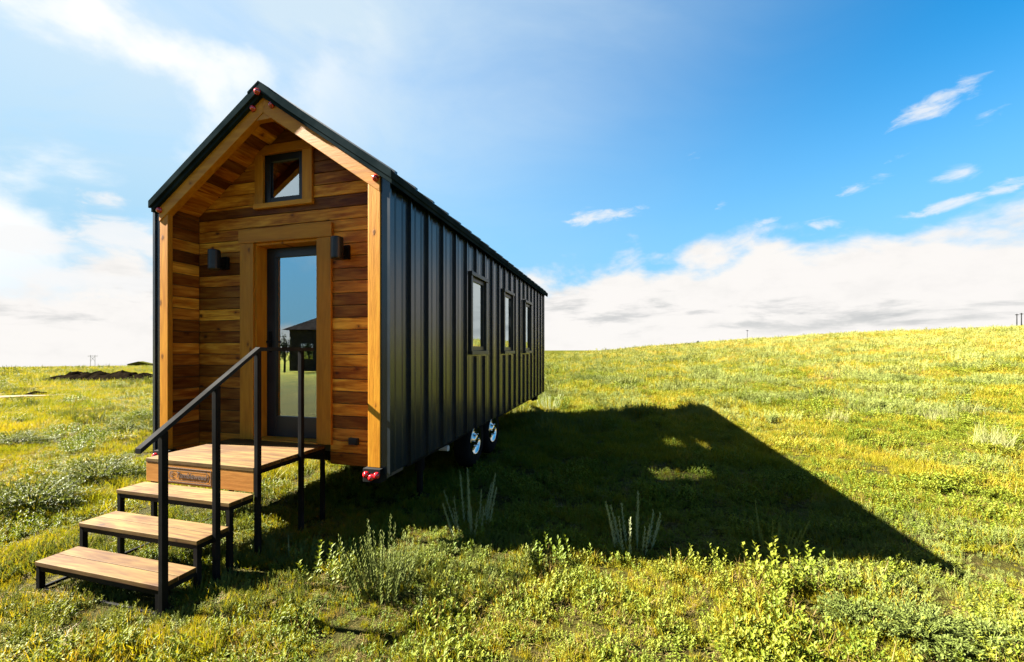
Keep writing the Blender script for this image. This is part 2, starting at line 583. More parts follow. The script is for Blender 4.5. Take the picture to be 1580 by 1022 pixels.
def soil_mat(name, a, b, c, scale):
    m, g, bs = new_mat(name)
    geo = g.n('ShaderNodeNewGeometry')
    n1 = g.noise(geo.outputs['Position'], scale, 8, 0.65)
    n2 = g.noise(geo.outputs['Position'], scale * 9, 6, 0.7)
    col = g.mix(g.step(n1, 0.35, 0.65), a, b)
    col = g.mix(g.step(n2, 0.48, 0.68), col, c)
    g.L.new(col, bs.inputs['Base Color'])
    bs.inputs['Roughness'].default_value = 0.95
    bs.inputs['Specular IOR Level'].default_value = 0.0
    bump(g, bs, n2, 0.8, 0.05)
    return m


def ground_mat():
    m, g, bs = new_mat('prairie_ground')
    geo = g.n('ShaderNodeNewGeometry')
    pos = geo.outputs['Position']
    ln = g.n('ShaderNodeVectorMath', operation='LENGTH')
    g.L.new(pos, ln.inputs[0])
    dist = ln.outputs['Value']
    n0 = g.noise(pos, 0.06, 5, 0.6)
    n1 = g.noise(pos, 0.35, 5, 0.6)
    n2 = g.noise(pos, 2.6, 7, 0.65)
    n3 = g.noise(pos, 26.0, 6, 0.7)
    green = g.mix(g.step(n1, 0.35, 0.65), (0.0621, 0.0755, 0.0044), (0.1242, 0.1109, 0.0063))
    yel = g.mix(g.step(n1, 0.4, 0.7), (0.1641, 0.1286, 0.0071), (0.1997, 0.1465, 0.0151))
    sep = g.n('ShaderNodeSeparateXYZ')
    g.L.new(pos, sep.inputs[0])
    drier = g.step(g.m('ADD', sep.outputs[0], g.m('MULTIPLY', g.m('SUBTRACT', n0, 0.5), 60.0)), 0.0, 60.0, 0.0, 0.85)
    col = g.mix(g.m('ADD', drier, g.step(n0, 0.45, 0.65, 0.0, 0.4), clamp=True), green, yel)
    col = g.mix(g.m('MULTIPLY', g.step(n2, 0.55, 0.72), 0.55), col, (0.0319, 0.0355, 0.0043))
    soil = g.mix(n3, (0.0060, 0.0048, 0.0020), (0.0220, 0.0165, 0.0070))
    near = g.step(dist, 9.0, 45.0, 0.8, 0.0)
    col = g.mix(near, col, soil)
    g.L.new(col, bs.inputs['Base Color'])
    bs.inputs['Roughness'].default_value = 0.95
    bs.inputs['Specular IOR Level'].default_value = 0.05
    bump(g, bs, g.m('ADD', n2, n3), 0.9, 0.12)
    return m


M['ground'] = ground_mat()
M['dirt'] = soil_mat('dark_dug_earth', (0.0022, 0.0016, 0.0012), (0.0060, 0.0043, 0.0030), (0.0036, 0.0040, 0.0015), 1.2)
M['sand'] = soil_mat('pale_dirt_track', (0.1207, 0.0959, 0.0604), (0.1491, 0.1207, 0.0781), (0.0994, 0.0781, 0.0461), 0.8)
M['far_green'] = soil_mat('distant_dark_pasture', (0.0284, 0.0319, 0.0043), (0.0426, 0.0426, 0.0071), (0.0213, 0.0234, 0.0043), 0.02)


# ------------------------------------------------------------------ ground sheets
def make_ground():
    rings = np.concatenate([[0.05], np.geomspace(0.8, 760.0, 190)])
    na = 360
    azs = np.linspace(-math.pi, math.pi, na, endpoint=False)
    D, A = np.meshgrid(rings, azs, indexing='ij')
    X, Y = D * np.sin(A), D * np.cos(A)
    Z = ground_z(X, Y)
    v = np.stack([X, Y, Z], -1).reshape(-1, 3)
    f = []
    for i in range(len(rings) - 1):
        for j in range(na):
            k = (j + 1) % na
            f.append((i * na + j, (i + 1) * na + j, (i + 1) * na + k, i * na + k))
    f.append(tuple(range(na)))
    me = bpy.data.meshes.new('ground')
    me.from_pydata(v.tolist(), [], f)
    me.polygons.foreach_set('use_smooth', [True] * len(f))
    me.materials.append(M['ground'])
    o = bpy.data.objects.new('ground', me)
    COL.objects.link(o)
    tag(o, 'rolling sunlit prairie ground', None, None, 'structure')


make_ground()


def make_far_field():
    mb = MB()
    n = 60
    a0, a1 = rad(-8), rad(40)
    prev = None
    for i in range(n + 1):
        a = a0 + (a1 - a0) * i / n
        top = CAMZ - 0.8 + 1.6 * math.sin(a * 9.0) * 0.4
        pts = [(d * math.sin(a), d * math.cos(a), z) for d, z in ((760, -40), (900, top), (1500, top + 0.3), (1700, -60))]
        if prev:
            for k in range(3):
                mb.poly([prev[k], pts[k], pts[k + 1], prev[k + 1]])
        prev = pts
    o = mb.build('distant_field', M['far_green'], smooth=True)
    tag(o, 'thin dark green strip of distant pasture beyond the hill', None, None, 'structure')


make_far_field()


def make_track():
    mb = MB()
    a, b = at(-160, 618), at(112, 610)
    n = 40
    prev = None
    for i in range(n + 1):
        t = i / n
        c = a.lerp(b, t)
        w = 1.25 * (1 - t ** 3) + 0.12 + 0.25 * math.sin(t * 17)
        row = []
        for s in (-1.0, -0.33, 0.33, 1.0):
            x, y = c.x + 0.2 * s, c.y + s * w
            row.append((x, y, gz(x, y) + 0.05))
        if prev:
            for k in range(3):
                mb.poly([prev[k], row[k], row[k + 1], prev[k + 1]])
        prev = row
    o = mb.build('dirt_road', M['sand'])
    tag(o, 'pale bare dirt track at the left edge', None, None, 'structure')


make_track()


# ------------------------------------------------------------------ the house on wheels
HX, HY, HR = -2.2985, 3.7376, -math.atan2(0.2572, 0.9664)
house = empty('tiny_house', (HX, HY, 0), HR)
tag(house, 'black metal and cedar tiny house on a trailer with a gabled porch', 'tiny house')
rng = random.Random(7)
HW, LEN = 1.303, 7.30
ZB = 0.56                          # bottom of cladding
ZR, SL, EX = 4.005, 0.70, 1.335    # ridge height, roof slope, eave half width
XC = 0.035                         # the ridge sits a little right of the porch middle
RT = 0.100                          # roof thickness (vertical)
VW = 0.335                         # porch back wall
SEAM = 0.353


def roof_z(x):
    return ZR - SL * abs(x - XC)


WINS = [(1.90, 2.46), (3.42, 3.96), (4.94, 5.48)]
WZ0, WZ1 = 1.60, 2.56


# cladding, right side with window holes
def clad_right():
    mb = MB()
    x0, x1 = HW - 0.06, HW
    ztop = roof_z(HW) - RT * 0.6
    cuts = [0.0] + [c for w in WINS for c in w] + [LEN]
    for i in range(len(cuts) - 1):
        y0, y1 = cuts[i], cuts[i + 1]
        if i % 2 == 0:
            mb.box(x0, x1, y0, y1, ZB, ztop)
        else:
            mb.box(x0, x1, y0, y1, ZB, WZ0)
            mb.box(x0, x1, y0, y1, WZ1, ztop)
    y = 0.002
    k = 0
    while y < LEN - 0.05:
        spans = [(ZB, ztop)]
        for (a, b) in WINS:
            if a - 0.055 < y < b + 0.055:
                spans = [(ZB, WZ0 - 0.075), (WZ1 + 0.075, ztop)]
        for (za, zb) in spans:
            mb.box(x1 + 0.0005, x1 + 0.025, y - 0.009, y + 0.009, za, zb)
            mb.box(x1 + 0.0255, x1 + 0.029, y - 0.013, y + 0.009, za, zb)
        for q in (1 / 3.0, 2 / 3.0):
            yy = y + SEAM * q
            if yy > LEN - 0.03:
                continue
            sp = [(ZB, ztop)]
            for (a, b) in WINS:
                if a - 0.06 < yy < b + 0.06:
                    sp = [(ZB, WZ0 - 0.075), (WZ1 + 0.075, ztop)]
            for (za, zb) in sp:
                c0, c1 = yy - 0.014, yy + 0.014
                p = [(x1, c0), (x1, c1), (x1 + 0.006, yy)]
                mb.poly([(x1 + 0.0006, c0, za), (x1 + 0.006, yy, za), (x1 + 0.006, yy, zb), (x1 + 0.0006, c0, zb)])
                mb.poly([(x1 + 0.006, yy, za), (x1 + 0.0006, c1, za), (x1 + 0.0006, c1, zb), (x1 + 0.006, yy, zb)])
        y += SEAM
        k += 1
    o = mb.build('side_wall', M['cladding'], house)
    o['label'] = 'black standing seam side wall with three slim windows'


clad_right()


def clad_left():
    mb = MB()
    ztop = roof_z(-HW) - RT * 0.6
    mb.box(-HW, -HW + 0.06, 0, LEN, ZB, ztop)
    y = 0.002
    while y < LEN - 0.05:
        mb.box(-HW - 0.030, -HW - 0.0005, y - 0.016, y + 0.016, ZB, ztop)
        y += SEAM
    mb.build('side_wall', M['cladding'], house)
    mb = MB()
    zt = ZR - RT
    mb.prism([(-HW + 0.061, ZB), (HW - 0.061, ZB), (HW - 0.061, roof_z(HW) - RT), (XC, zt), (-HW + 0.061, roof_z(-HW) - RT)], LEN - 0.06, LEN)
    mb.build('rear_wall', M['cladding'], house)


clad_left()

SKYL = [(-0.90, -0.45, 1.50, 2.05), (-0.70, -0.51, 3.15, 3.75), (-0.45, -0.32, 3.15, 3.75)]


def roof():
    V0, V1 = -0.05, LEN + 0.05
    mb = MB()
    # right slope in one piece, left slope pieced round the skylights
    def slab(xa, xb, y0, y1):
        mb.prism([(xa, roof_z(xa) - RT), (xb, roof_z(xb) - RT), (xb, roof_z(xb)), (xa, roof_z(xa))], y0, y1)
    slab(XC, XC + EX, V0, V1)
    xs = sorted({XC - EX, XC, *[s[0] for s in SKYL], *[s[1] for s in SKYL]})
    ys = sorted({V0, V1, *[s[2] for s in SKYL], *[s[3] for s in SKYL]})
    for i in range(len(xs) - 1):
        run = None
        for j in range(len(ys) - 1):
            xm, ym = (xs[i] + xs[i + 1]) / 2, (ys[j] + ys[j + 1]) / 2
            hole = any(s[0] < xm < s[1] and s[2] < ym < s[3] for s in SKYL)
            if hole:
                if run is not None:
                    slab(xs[i], xs[i + 1], run, ys[j])
                run = None
            elif run is None:
                run = ys[j]
        if run is not None:
            slab(xs[i], xs[i + 1], run, V1)
    rf = mb.build('roof', M['dark_trim'], house)
    # standing seams on the roof, their ends show along the eave
    mb = MB()
    y = 0.0
    n = math.sqrt(1 + SL * SL)
    while y < LEN:
        for sgn in (1, -1):
            if sgn < 0 and any(s[2] - 0.03 < y < s[3] + 0.03 for s in SKYL):
                continue
            xa, xb = XC + sgn * 0.03, XC + sgn * (EX + 0.012)
            mb.hexa([(xa, y - 0.02, roof_z(xa) + 0.001), (xb, y - 0.02, roof_z(xb) + 0.001),
                     (xb, y + 0.02, roof_z(xb) + 0.001), (xa, y + 0.02, roof_z(xa) + 0.001),
                     (xa, y - 0.02, roof_z(xa) + 0.026), (xb, y - 0.02, roof_z(xb) + 0.026),
                     (xb, y + 0.02, roof_z(xb) + 0.026), (xa, y + 0.02, roof_z(xa) + 0.026)])
        y += SEAM
    mb.build('roof_seams', M['cladding'], rf)
    # folded metal edge trims: rakes and eaves
    mb = MB()
    for sgn in (1, -1):
        ze = ZR - SL * EX
        pts = [(XC, ZR + 0.010), (XC + sgn * (EX + 0.01), ze + 0.003), (XC + sgn * (EX + 0.01), ze - 0.066), (XC, ZR - 0.070)]
        if sgn > 0:
            pts = pts[::-1]
        mb.prism(pts, V0 - 0.022, V0 - 0.001)
        x0, x1 = XC + sgn * (EX + 0.0005), XC + sgn * (EX + 0.010)
        mb.box(min(x0, x1), max(x0, x1), V0, V1, ze - 0.064, ze + 0.002)
    mb.build('rake_trim', M['dark_trim'], rf, 0.003)
    # strip under the right eave (lighter folded line seen along the wall top)
    mb = MB()
    mb.box(HW + 0.001, HW + 0.05, 0.002, LEN - 0.002, roof_z(HW) - RT * 1.05, roof_z(HW) - RT * 0.62)
    mb.build('eave_trim', M['dark_trim'], rf, 0.003)
    mb = MB()
    mb.prism([(XC - 0.12, ZR - 0.075), (XC, ZR + 0.009), (XC + 0.12, ZR - 0.075), (XC + 0.12, ZR - 0.06), (XC, ZR + 0.022), (XC - 0.12, ZR - 0.06)], V0 - 0.024, V1)
    mb.build('ridge_cap', M['dark_trim'], rf)
    for (xa, xb, y0, y1) in SKYL[:1] + [(-0.70, -0.32, 3.15, 3.75)]:
        mb = MB()
        h = 0.012
        mb.poly([(xa, y0, roof_z(xa) + h), (xb, y0, roof_z(xb) + h), (xb, y1, roof_z(xb) + h), (xa, y1, roof_z(xa) + h)])
        mb.build('skylight', M['clear'], house)


roof()


def porch():
    R = rng.random
    # corner posts and rakes
    for sgn in (-1, 1):
        mb = MB()
        a, b = sorted((sgn * (1.122 if sgn > 0 else 1.135), sgn * 1.240))
        zt = roof_z(sgn * 1.18) - RT - 0.05
        mb.box(a, b, -0.012, 0.036, 0.615, zt, R())
        mb.build('corner_post', M['trim_z'], house, 0.004)
        mb = MB()
        t = 0.135
        xo, xi = 1.240, 0.0
        zo = roof_z(sgn * xo)
        pts = [(XC, ZR - RT - t), (sgn * xo, zo - RT - t), (sgn * xo, zo - RT + 0.005), (XC, ZR - RT + 0.005)]
        if sgn < 0:
            pts = pts[::-1]
        mb.prism(pts, -0.020, 0.045, 0.35 + 0.4 * R())
        mb.build('rake_board', M['trim_x'], house, 0.004)
    # small block under the ridge
    mb = MB()
    mb.prism([(XC - 0.085, ZR - RT - 0.135 - 0.061), (XC + 0.085, ZR - RT - 0.135 - 0.061), (XC, ZR - RT - 0.136)], -0.014, 0.040, 0.3)
    mb.build('ridge_block', M['trim_x'], house)
    # side linings of the porch
    zrow = []
    z = 0.50
    while z < 4.0:
        h = 0.118
        zrow.append((z, z + h))
        z += h
    for sgn in (-1, 1):
        mb = MB()
        for (z0, z1) in zrow:
            if z0 > roof_z(sgn * 1.2) - RT:
                break
            a, b = sorted((sgn * 1.182, sgn * 1.195))
            mb.box(a, b, 0.037, VW, z0 + 0.003, z1 - 0.003, min(1, R() ** 1.1))
        mb.build('porch_side_lining', M['cedar_y'], house, 0.003)
        mb = MB()
        a, b = sorted((sgn * 1.196, sgn * 1.2425))
        mb.box(a, b, 0.0, VW + 0.02, 0.5, roof_z(sgn * 1.22) - RT)
        mb.build('porch_side_backing', M['interior'], house)
    # sloped ceiling of the porch
    n = math.sqrt(1 + SL * SL)
    for sgn in (-1, 1):
        mb = MB()
        s0 = 0.0
        top_ = 1.2 - sgn * XC
        while s0 < top_ - 0.01:
            w = 0.095
            x0, x1 = s0 + 0.003, min(s0 + w - 0.003, top_)
            off, th = RT + 0.004, 0.022
            q = [(x0, -SL * x0 - off - th), (x1, -SL * x1 - off - th), (x1, -SL * x1 - off), (x0, -SL * x0 - off)]
            q = [(XC + sgn * a, ZR + b) for a, b in q]
            if sgn < 0:
                q = q[::-1]
            mb.prism(q, 0.0455, VW, R())
            s0 += w
        mb.build('porch_ceiling', M['cedar_y'], house, 0.002)
    # back wall of the porch, boards cut round door and loft window
    holes = [(-0.575, 0.470, 0.0, 2.79), (-0.388, 0.252, 3.07, 3.62)]
    mb, bk = MB(), MB()
    pat = {}
    for ri, (z0, z1) in enumerate(zrow):
        cz = sorted({z0, z1, *[h[2] for h in holes if z0 < h[2] < z1], *[h[3] for h in holes if z0 < h[3] < z1]})
        for i in range(len(cz) - 1):
            a, b = cz[i], cz[i + 1]
            xm = (ZR - RT - 0.03 - a) / SL
            if xm < 0.02:
                continue
            segs = [(max(-1.181, XC - xm), min(1.181, XC + xm))]
            for h in holes:
                if h[2] < (a + b) / 2 < h[3]:
                    segs = [q for s in segs for q in ((s[0], min(s[1], h[0])), (max(s[0], h[1]), s[1])) if q[1] - q[0] > 0.005]
            for s in segs:
                key = (ri, 0 if s[1] < 0.1 else 1)
                if key not in pat:
                    pat[key] = R()
                cut = [s]
                ga = 0.003 if a == z0 else 0.0
                gb = 0.003 if b == z1 else 0.0
                mb.box(s[0], s[1], VW, VW + 0.02, a + ga, b - gb, pat[key])
                bk.box(s[0], s[1], VW + 0.0205, VW + 0.06, a, b)
    w = mb.build('porch_wall', M['cedar_x'], house, 0.003)
    bk.build('wall_backing', M['interior'], house)
    # door surround
    tr = empty_part('door_trim', house, 0.045)
    y0, y1 = VW - 0.028, VW - 0.001
    mb = MB()
    mb.box(-0.648, -0.478, y0, y1, 0.692, 2.695, R())
    mb.build('upright_trim', M['trim_z'], tr, 0.003)
    mb = MB()
    mb.box(0.287, 0.452, y0, y1, 0.692, 2.695, R())
    mb.build('upright_trim', M['trim_z'], tr, 0.003)
    mb = MB()
    mb.box(-0.660, 0.464, y0 - 0.008, y1, 2.696, 2.832, R())
    mb.build('head_trim', M['trim_x'], tr, 0.003)
    mb = MB()
    mb.box(-0.478 - 0.03, -0.478 + 0.012, y1 + 0.001, 0.478, 0.692, 2.70, 0.6)
    mb.box(0.287 - 0.012, 0.287 + 0.03, y1 + 0.001, 0.478, 0.692, 2.70, 0.4)
    mb.box(-0.465, 0.274, y1 + 0.002, 0.478, 2.672, 2.699, 0.5)
    mb.build('door_jamb', M['trim_z'], tr, 0.002)
    # door
    dr = empty_part('door', house, 0.045)
    mb = MB()
    d0, d1 = 0.462, 0.507
    xl, xr = -0.465, 0.274
    mb.box(xl, xl + 0.115, d0, d1, 0.70, 2.671)
    mb.box(xr - 0.115, xr, d0, d1, 0.70, 2.671)
    mb.box(xl + 0.115, xr - 0.115, d0 + 0.001, d1, 2.571, 2.670)
    mb.box(xl + 0.115, xr - 0.115, d0 + 0.001, d1, 0.701, 0.915)
    mb.build('door_leaf', M['black_frame'], dr, 0.004)
    mb = MB()
    mb.poly([(xl + 0.115, d0 + 0.018, 0.915), (xr - 0.115, d0 + 0.018, 0.915), (xr - 0.115, d0 + 0.018, 2.571), (xl + 0.115, d0 + 0.018, 2.571)])
    mb.build('glass', M['glass'], dr)
    mb = MB()
    mb.box(xl + 0.03, xl + 0.07, d0 - 0.008, d0 - 0.0005, 1.58, 1.80)
    mb.tube((xl + 0.05, d0 - 0.008, 1.69), (xl + 0.05, d0 - 0.05, 1.69), 0.011)
    mb.bar((xl + 0.05, d0 - 0.05, 1.69), (xl + 0.10, d0 - 0.05, 1.69), 0.014, 0.02)
    mb.build('handle', M['black_steel'], dr, 0.002)
    mb = MB()
    mb.box(-0.433, 0.332, VW - 0.03, 0.512, 0.66, 0.6995, 0.2)
    mb.build('door_sill', M['trim_x'], house, 0.003)
    # loft window
    lw = empty_part('loft_window', house, 0.012)
    mb = MB()
    mb.box(-0.426, -0.322, y0, y1, 3.085, 3.575, R())
    mb.build('upright_trim', M['trim_z'], lw, 0.003)
    mb = MB()
    mb.box(0.152, 0.267, y0, y1, 3.085, 3.575, R())
    mb.build('upright_trim', M['trim_z'], lw, 0.003)
    mb = MB()
    mb.box(-0.440, 0.281, y0 - 0.006, y1, 3.576, 3.665, R())
    mb.build('head_trim', M['trim_x'], lw, 0.003)
    mb = MB()
    mb.box(-0.434, 0.276, y0 - 0.012, y1, 3.035, 3.084, R())
    mb.build('sill_trim', M['trim_x'], lw, 0.003)
    mb = MB()
    e0, e1 = VW + 0.004, VW + 0.07
    a, b, c, d = -0.321, 0.151, 3.086, 3.574
    w_ = 0.062
    mb.box(a - 0.02, a + w_, e0, e1, c, d)
    mb.box(b - w_, b + 0.02, e0, e1, c, d)
    mb.box(a + w_, b - w_, e0 + 0.001, e1, c - 0.01, c + w_)
    mb.box(a + w_, b - w_, e0 + 0.001, e1, d - w_, d + 0.01)
    i0 = 0.018
    mb.box(a + w_, a + w_ + i0, e0 + 0.018, e1, c + w_, d - w_)
    mb.box(b - w_ - i0, b - w_, e0 + 0.018, e1, c + w_, d - w_)
    mb.build('frame', M['black_frame'], lw, 0.003)
    mb = MB()
    yy = e0 + 0.019
    mb.poly([(a + w_, yy, c + w_), (b - w_, yy, c + w_), (b - w_, yy, d - w_), (a + w_, yy, d - w_)])
    mb.build('pane', M['glass'], lw)
    # wall lamps
    for (cx, cz) in ((-0.850, 2.52), (0.613, 2.545)):
        lp = empty_part('wall_lamp', house, 0.03)
        mb = MB()
        mb.box(cx - 0.055, cx + 0.055, VW - 0.03, VW - 0.0005, cz - 0.075, cz + 0.055)
        mb.box(cx - 0.03, cx + 0.03, VW - 0.085, VW - 0.0301, cz - 0.05, cz + 0.03)
        mb.build('bracket', M['black_steel'], lp, 0.003)
        mb = MB()
        mb.lathe([(-0.1, 0.0), (-0.1, 0.052), (-0.09, 0.056), (0.09, 0.056), (0.1, 0.052), (0.1, 0.0)], 'z', (cx, VW - 0.125, cz + 0.005), 24)
        mb.build('lamp_shade', M['black_frame'], lp, smooth=False)
    # socket cover
    mb = MB()
    mb.box(0.690, 0.790, VW - 0.028, VW - 0.0005, 0.705, 0.770)
    mb.box(0.700, 0.780, VW - 0.034, VW - 0.0281, 0.712, 0.763)
    mb.build('outlet_cover', M['black_frame'], house, 0.003)


def empty_part(name, parent, dx=0.0):
    o = empty(name, (dx, 0, 0))
    o.parent = parent
    return o


porch()


def side_windows():
    for (a, b) in WINS:
        wd = empty_part('side_window', house)
        x = HW
        mb = MB()
        t = 0.045
        o = 0.050
        mb.box(x - 0.02, x + o, a - t, a + 0.012, WZ0 - 0.004, WZ1 + 0.004)
        mb.box(x - 0.02, x + o, b - 0.012, b + t, WZ0 - 0.004, WZ1 + 0.004)
        mb.box(x - 0.02, x + o + 0.012, a - t - 0.012, b + t + 0.012, WZ1 + 0.0045, WZ1 + 0.055)
        mb.box(x - 0.02, x + o + 0.016, a - t - 0.012, b + t + 0.012, WZ0 - 0.055, WZ0 - 0.0045)
        mb.build('surround', M['bronze_frame'], wd, 0.003)
        mb = MB()
        f = 0.055
        i0, i1 = x - 0.055, x + 0.022
        mb.box(i0, i1, a + 0.0125, a + f, WZ0, WZ1)
        mb.box(i0, i1, b - f, b - 0.0125, WZ0, WZ1)
        mb.box(i0, i1 - 0.001, a + f, b - f, WZ0, WZ0 + f)
        mb.box(i0, i1 - 0.001, a + f, b - f, WZ1 - f, WZ1)
        mb.build('frame', M['black_frame'], wd, 0.003)
        mb = MB()
        xx = x + 0.004
        mb.poly([(xx, a + f, WZ0 + f), (xx, b - f, WZ0 + f), (xx, b - f, WZ1 - f), (xx, a + f, WZ1 - f)])
        mb.build('pane', M['glass'], wd)


side_windows()


def lights_and_trailer():
    # small round clearance lamps on the rake
    spots = [(-1.225, roof_z(-1.225) - RT - 0.035), (XC - 0.105, roof_z(XC - 0.105) - RT - 0.015), (XC, ZR - RT + 0.018), (XC + 0.105, roof_z(XC + 0.105) - RT - 0.015), (1.205, roof_z(1.205) - RT - 0.045)]
    for (x, z) in spots:
        mb = MB()
        mb.lathe([(0.0, 0.029), (-0.010, 0.029), (-0.013, 0.025), (-0.024, 0.023), (-0.031, 0.015), (-0.034, 0.0)], 'y', (x, -0.0725 if x == XC else -0.021, z), 18)
        mb.build('marker_light', M['red_lens'], house, smooth=True)
    # trailer frame
    mb = MB()
    for sgn in (-1, 1):
        mb.box(sgn * 0.85 - 0.04, sgn * 0.85 + 0.04, 0.44, LEN - 0.02, 0.42, 0.585)
        a, b = sorted((sgn * 1.21, sgn * 1.238))
        mb.box(a, b, 0.44, LEN - 0.02, 0.50, 0.598)
    y = 0.44
    while y < LEN:
        mb.box(-1.20, 1.20, y, y + 0.05, 0.50, 0.597)
        y += 0.72
    mb.build('trailer_frame', M['chassis'], house)
    mb = MB()
    mb.box(-1.236, 1.236, 0.43, LEN - 0.065, 0.599, 0.658)
    mb.build('floor', M['interior'], house)
    # tow bar at the far end
    mb = MB()
    mb.bar((0.75, LEN - 0.02, 0.46), (0.0, LEN + 1.15, 0.46), 0.07, 0.10)
    mb.bar((-0.75, LEN - 0.02, 0.46), (0.0, LEN + 1.15, 0.46), 0.07, 0.10)
    mb.box(-0.05, 0.05, LEN + 1.0, LEN + 1.35, 0.46, 0.55)
    mb.tube((0, LEN + 0.95, 0.05), (0, LEN + 0.95, 0.75), 0.03)
    mb.build('tow_bar', M['chassis'], house)
    # rear lamp clusters under the posts
    for sgn in (-1, 1):
        tl = empty_part('tail_light', house)
        mb = MB()
        a, b = sorted((sgn * 1.10, sgn * 1.265))
        mb.box(a, b, -0.05, 0.05, 0.50, 0.6145)
        mb.build('housing', M['chassis'], tl, 0.004)
        for k, cx in enumerate((1.135, 1.185, 1.235)):
            mb = MB()
            mb.lathe([(0.0, 0.027), (-0.016, 0.027), (-0.027, 0.019), (-0.030, 0.0)], 'y', (sgn * cx, -0.0505, 0.565 - 0.02 * (k % 2)), 16)
            mb.build('lens', M['red_lens'], tl, smooth=True)
    # axles and wheels
    mb = MB()
    for y in (2.30, 3.08):
        mb.tube((-1.1, y, 0.36), (1.1, y, 0.36), 0.04)
    for sgn in (-1, 1):
        mb.box(sgn * 0.93 - 0.03, sgn * 0.93 + 0.03, 2.16, 3.22, 0.40, 0.47)
    mb.build('axle', M['chassis'], house)
    for y in (2.30, 3.08):
        for sgn in (-1, 1):
            wh = empty_part('wheel', house)
            c = (sgn * 1.15, y, 0.36)
            mb = MB()
            R = 0.365
            pr = [(-0.10, 0.20), (-0.105, R - 0.06), (-0.085, R - 0.015), (-0.05, R), (0.05, R), (0.085, R - 0.015), (0.105, R - 0.06), (0.10, 0.20)]
            mb.lathe(pr, 'x', c, 36)
            mb.build('tyre', M['tyre'], wh, smooth=True)
            mb = MB()
            s = sgn
            pr = [(s * 0.06, 0.203), (s * 0.100, 0.205), (s * 0.108, 0.195), (s * 0.098, 0.18), (s * 0.060, 0.15), (s * 0.070, 0.10), (s * 0.105, 0.075), (s * 0.118, 0.05), (s * 0.120, 0.0)]
            mb.lathe(pr, 'x', c, 36)
            for k in range(6):
                t = k * math.pi / 3
                p = (c[0] + s * 0.07, c[1] + 0.085 * math.cos(t), c[2] + 0.085 * math.sin(t))
                mb.tube(p, (p[0] + s * 0.05, p[1], p[2]), 0.011, n=6)
            mb.build('rim', M['chrome'], wh, smooth=True)
    # screw jack and drain pipe below the long side
    mb = MB()
    mb.box(0.98, 1.16, 0.92, 1.10, 0.0, 0.02)
    mb.tube((1.07, 1.01, 0.02), (1.07, 1.01, 0.50), 0.035)
    mb.tube((1.07, 1.01, 0.3), (1.07, 1.01, 0.47), 0.055)
    mb.build('stabiliser_jack', M['chassis'], house)
    mb = MB()
    mb.tube((1.10, 1.45, 0.44), (1.21, 1.45, 0.44), 0.035, n=14)
    mb.tube((1.10, 1.45, 0.44), (0.9, 1.45, 0.5), 0.025, n=14)
    mb.build('drain_pipe', M['white_plastic'], house, smooth=False)
    for sgn in (-1, 1):
        mb = MB()
        mb.tube((sgn * 1.05, LEN - 0.25, 0.33), (sgn * 1.05, LEN - 0.25, 0.5), 0.035)
        mb.box(sgn * 1.05 - 0.1, sgn * 1.05 + 0.1, LEN - 0.35, LEN - 0.15, 0.36, 0.47)
        mb.build('rear_jack', M['chassis'], house)


lights_and_trailer()


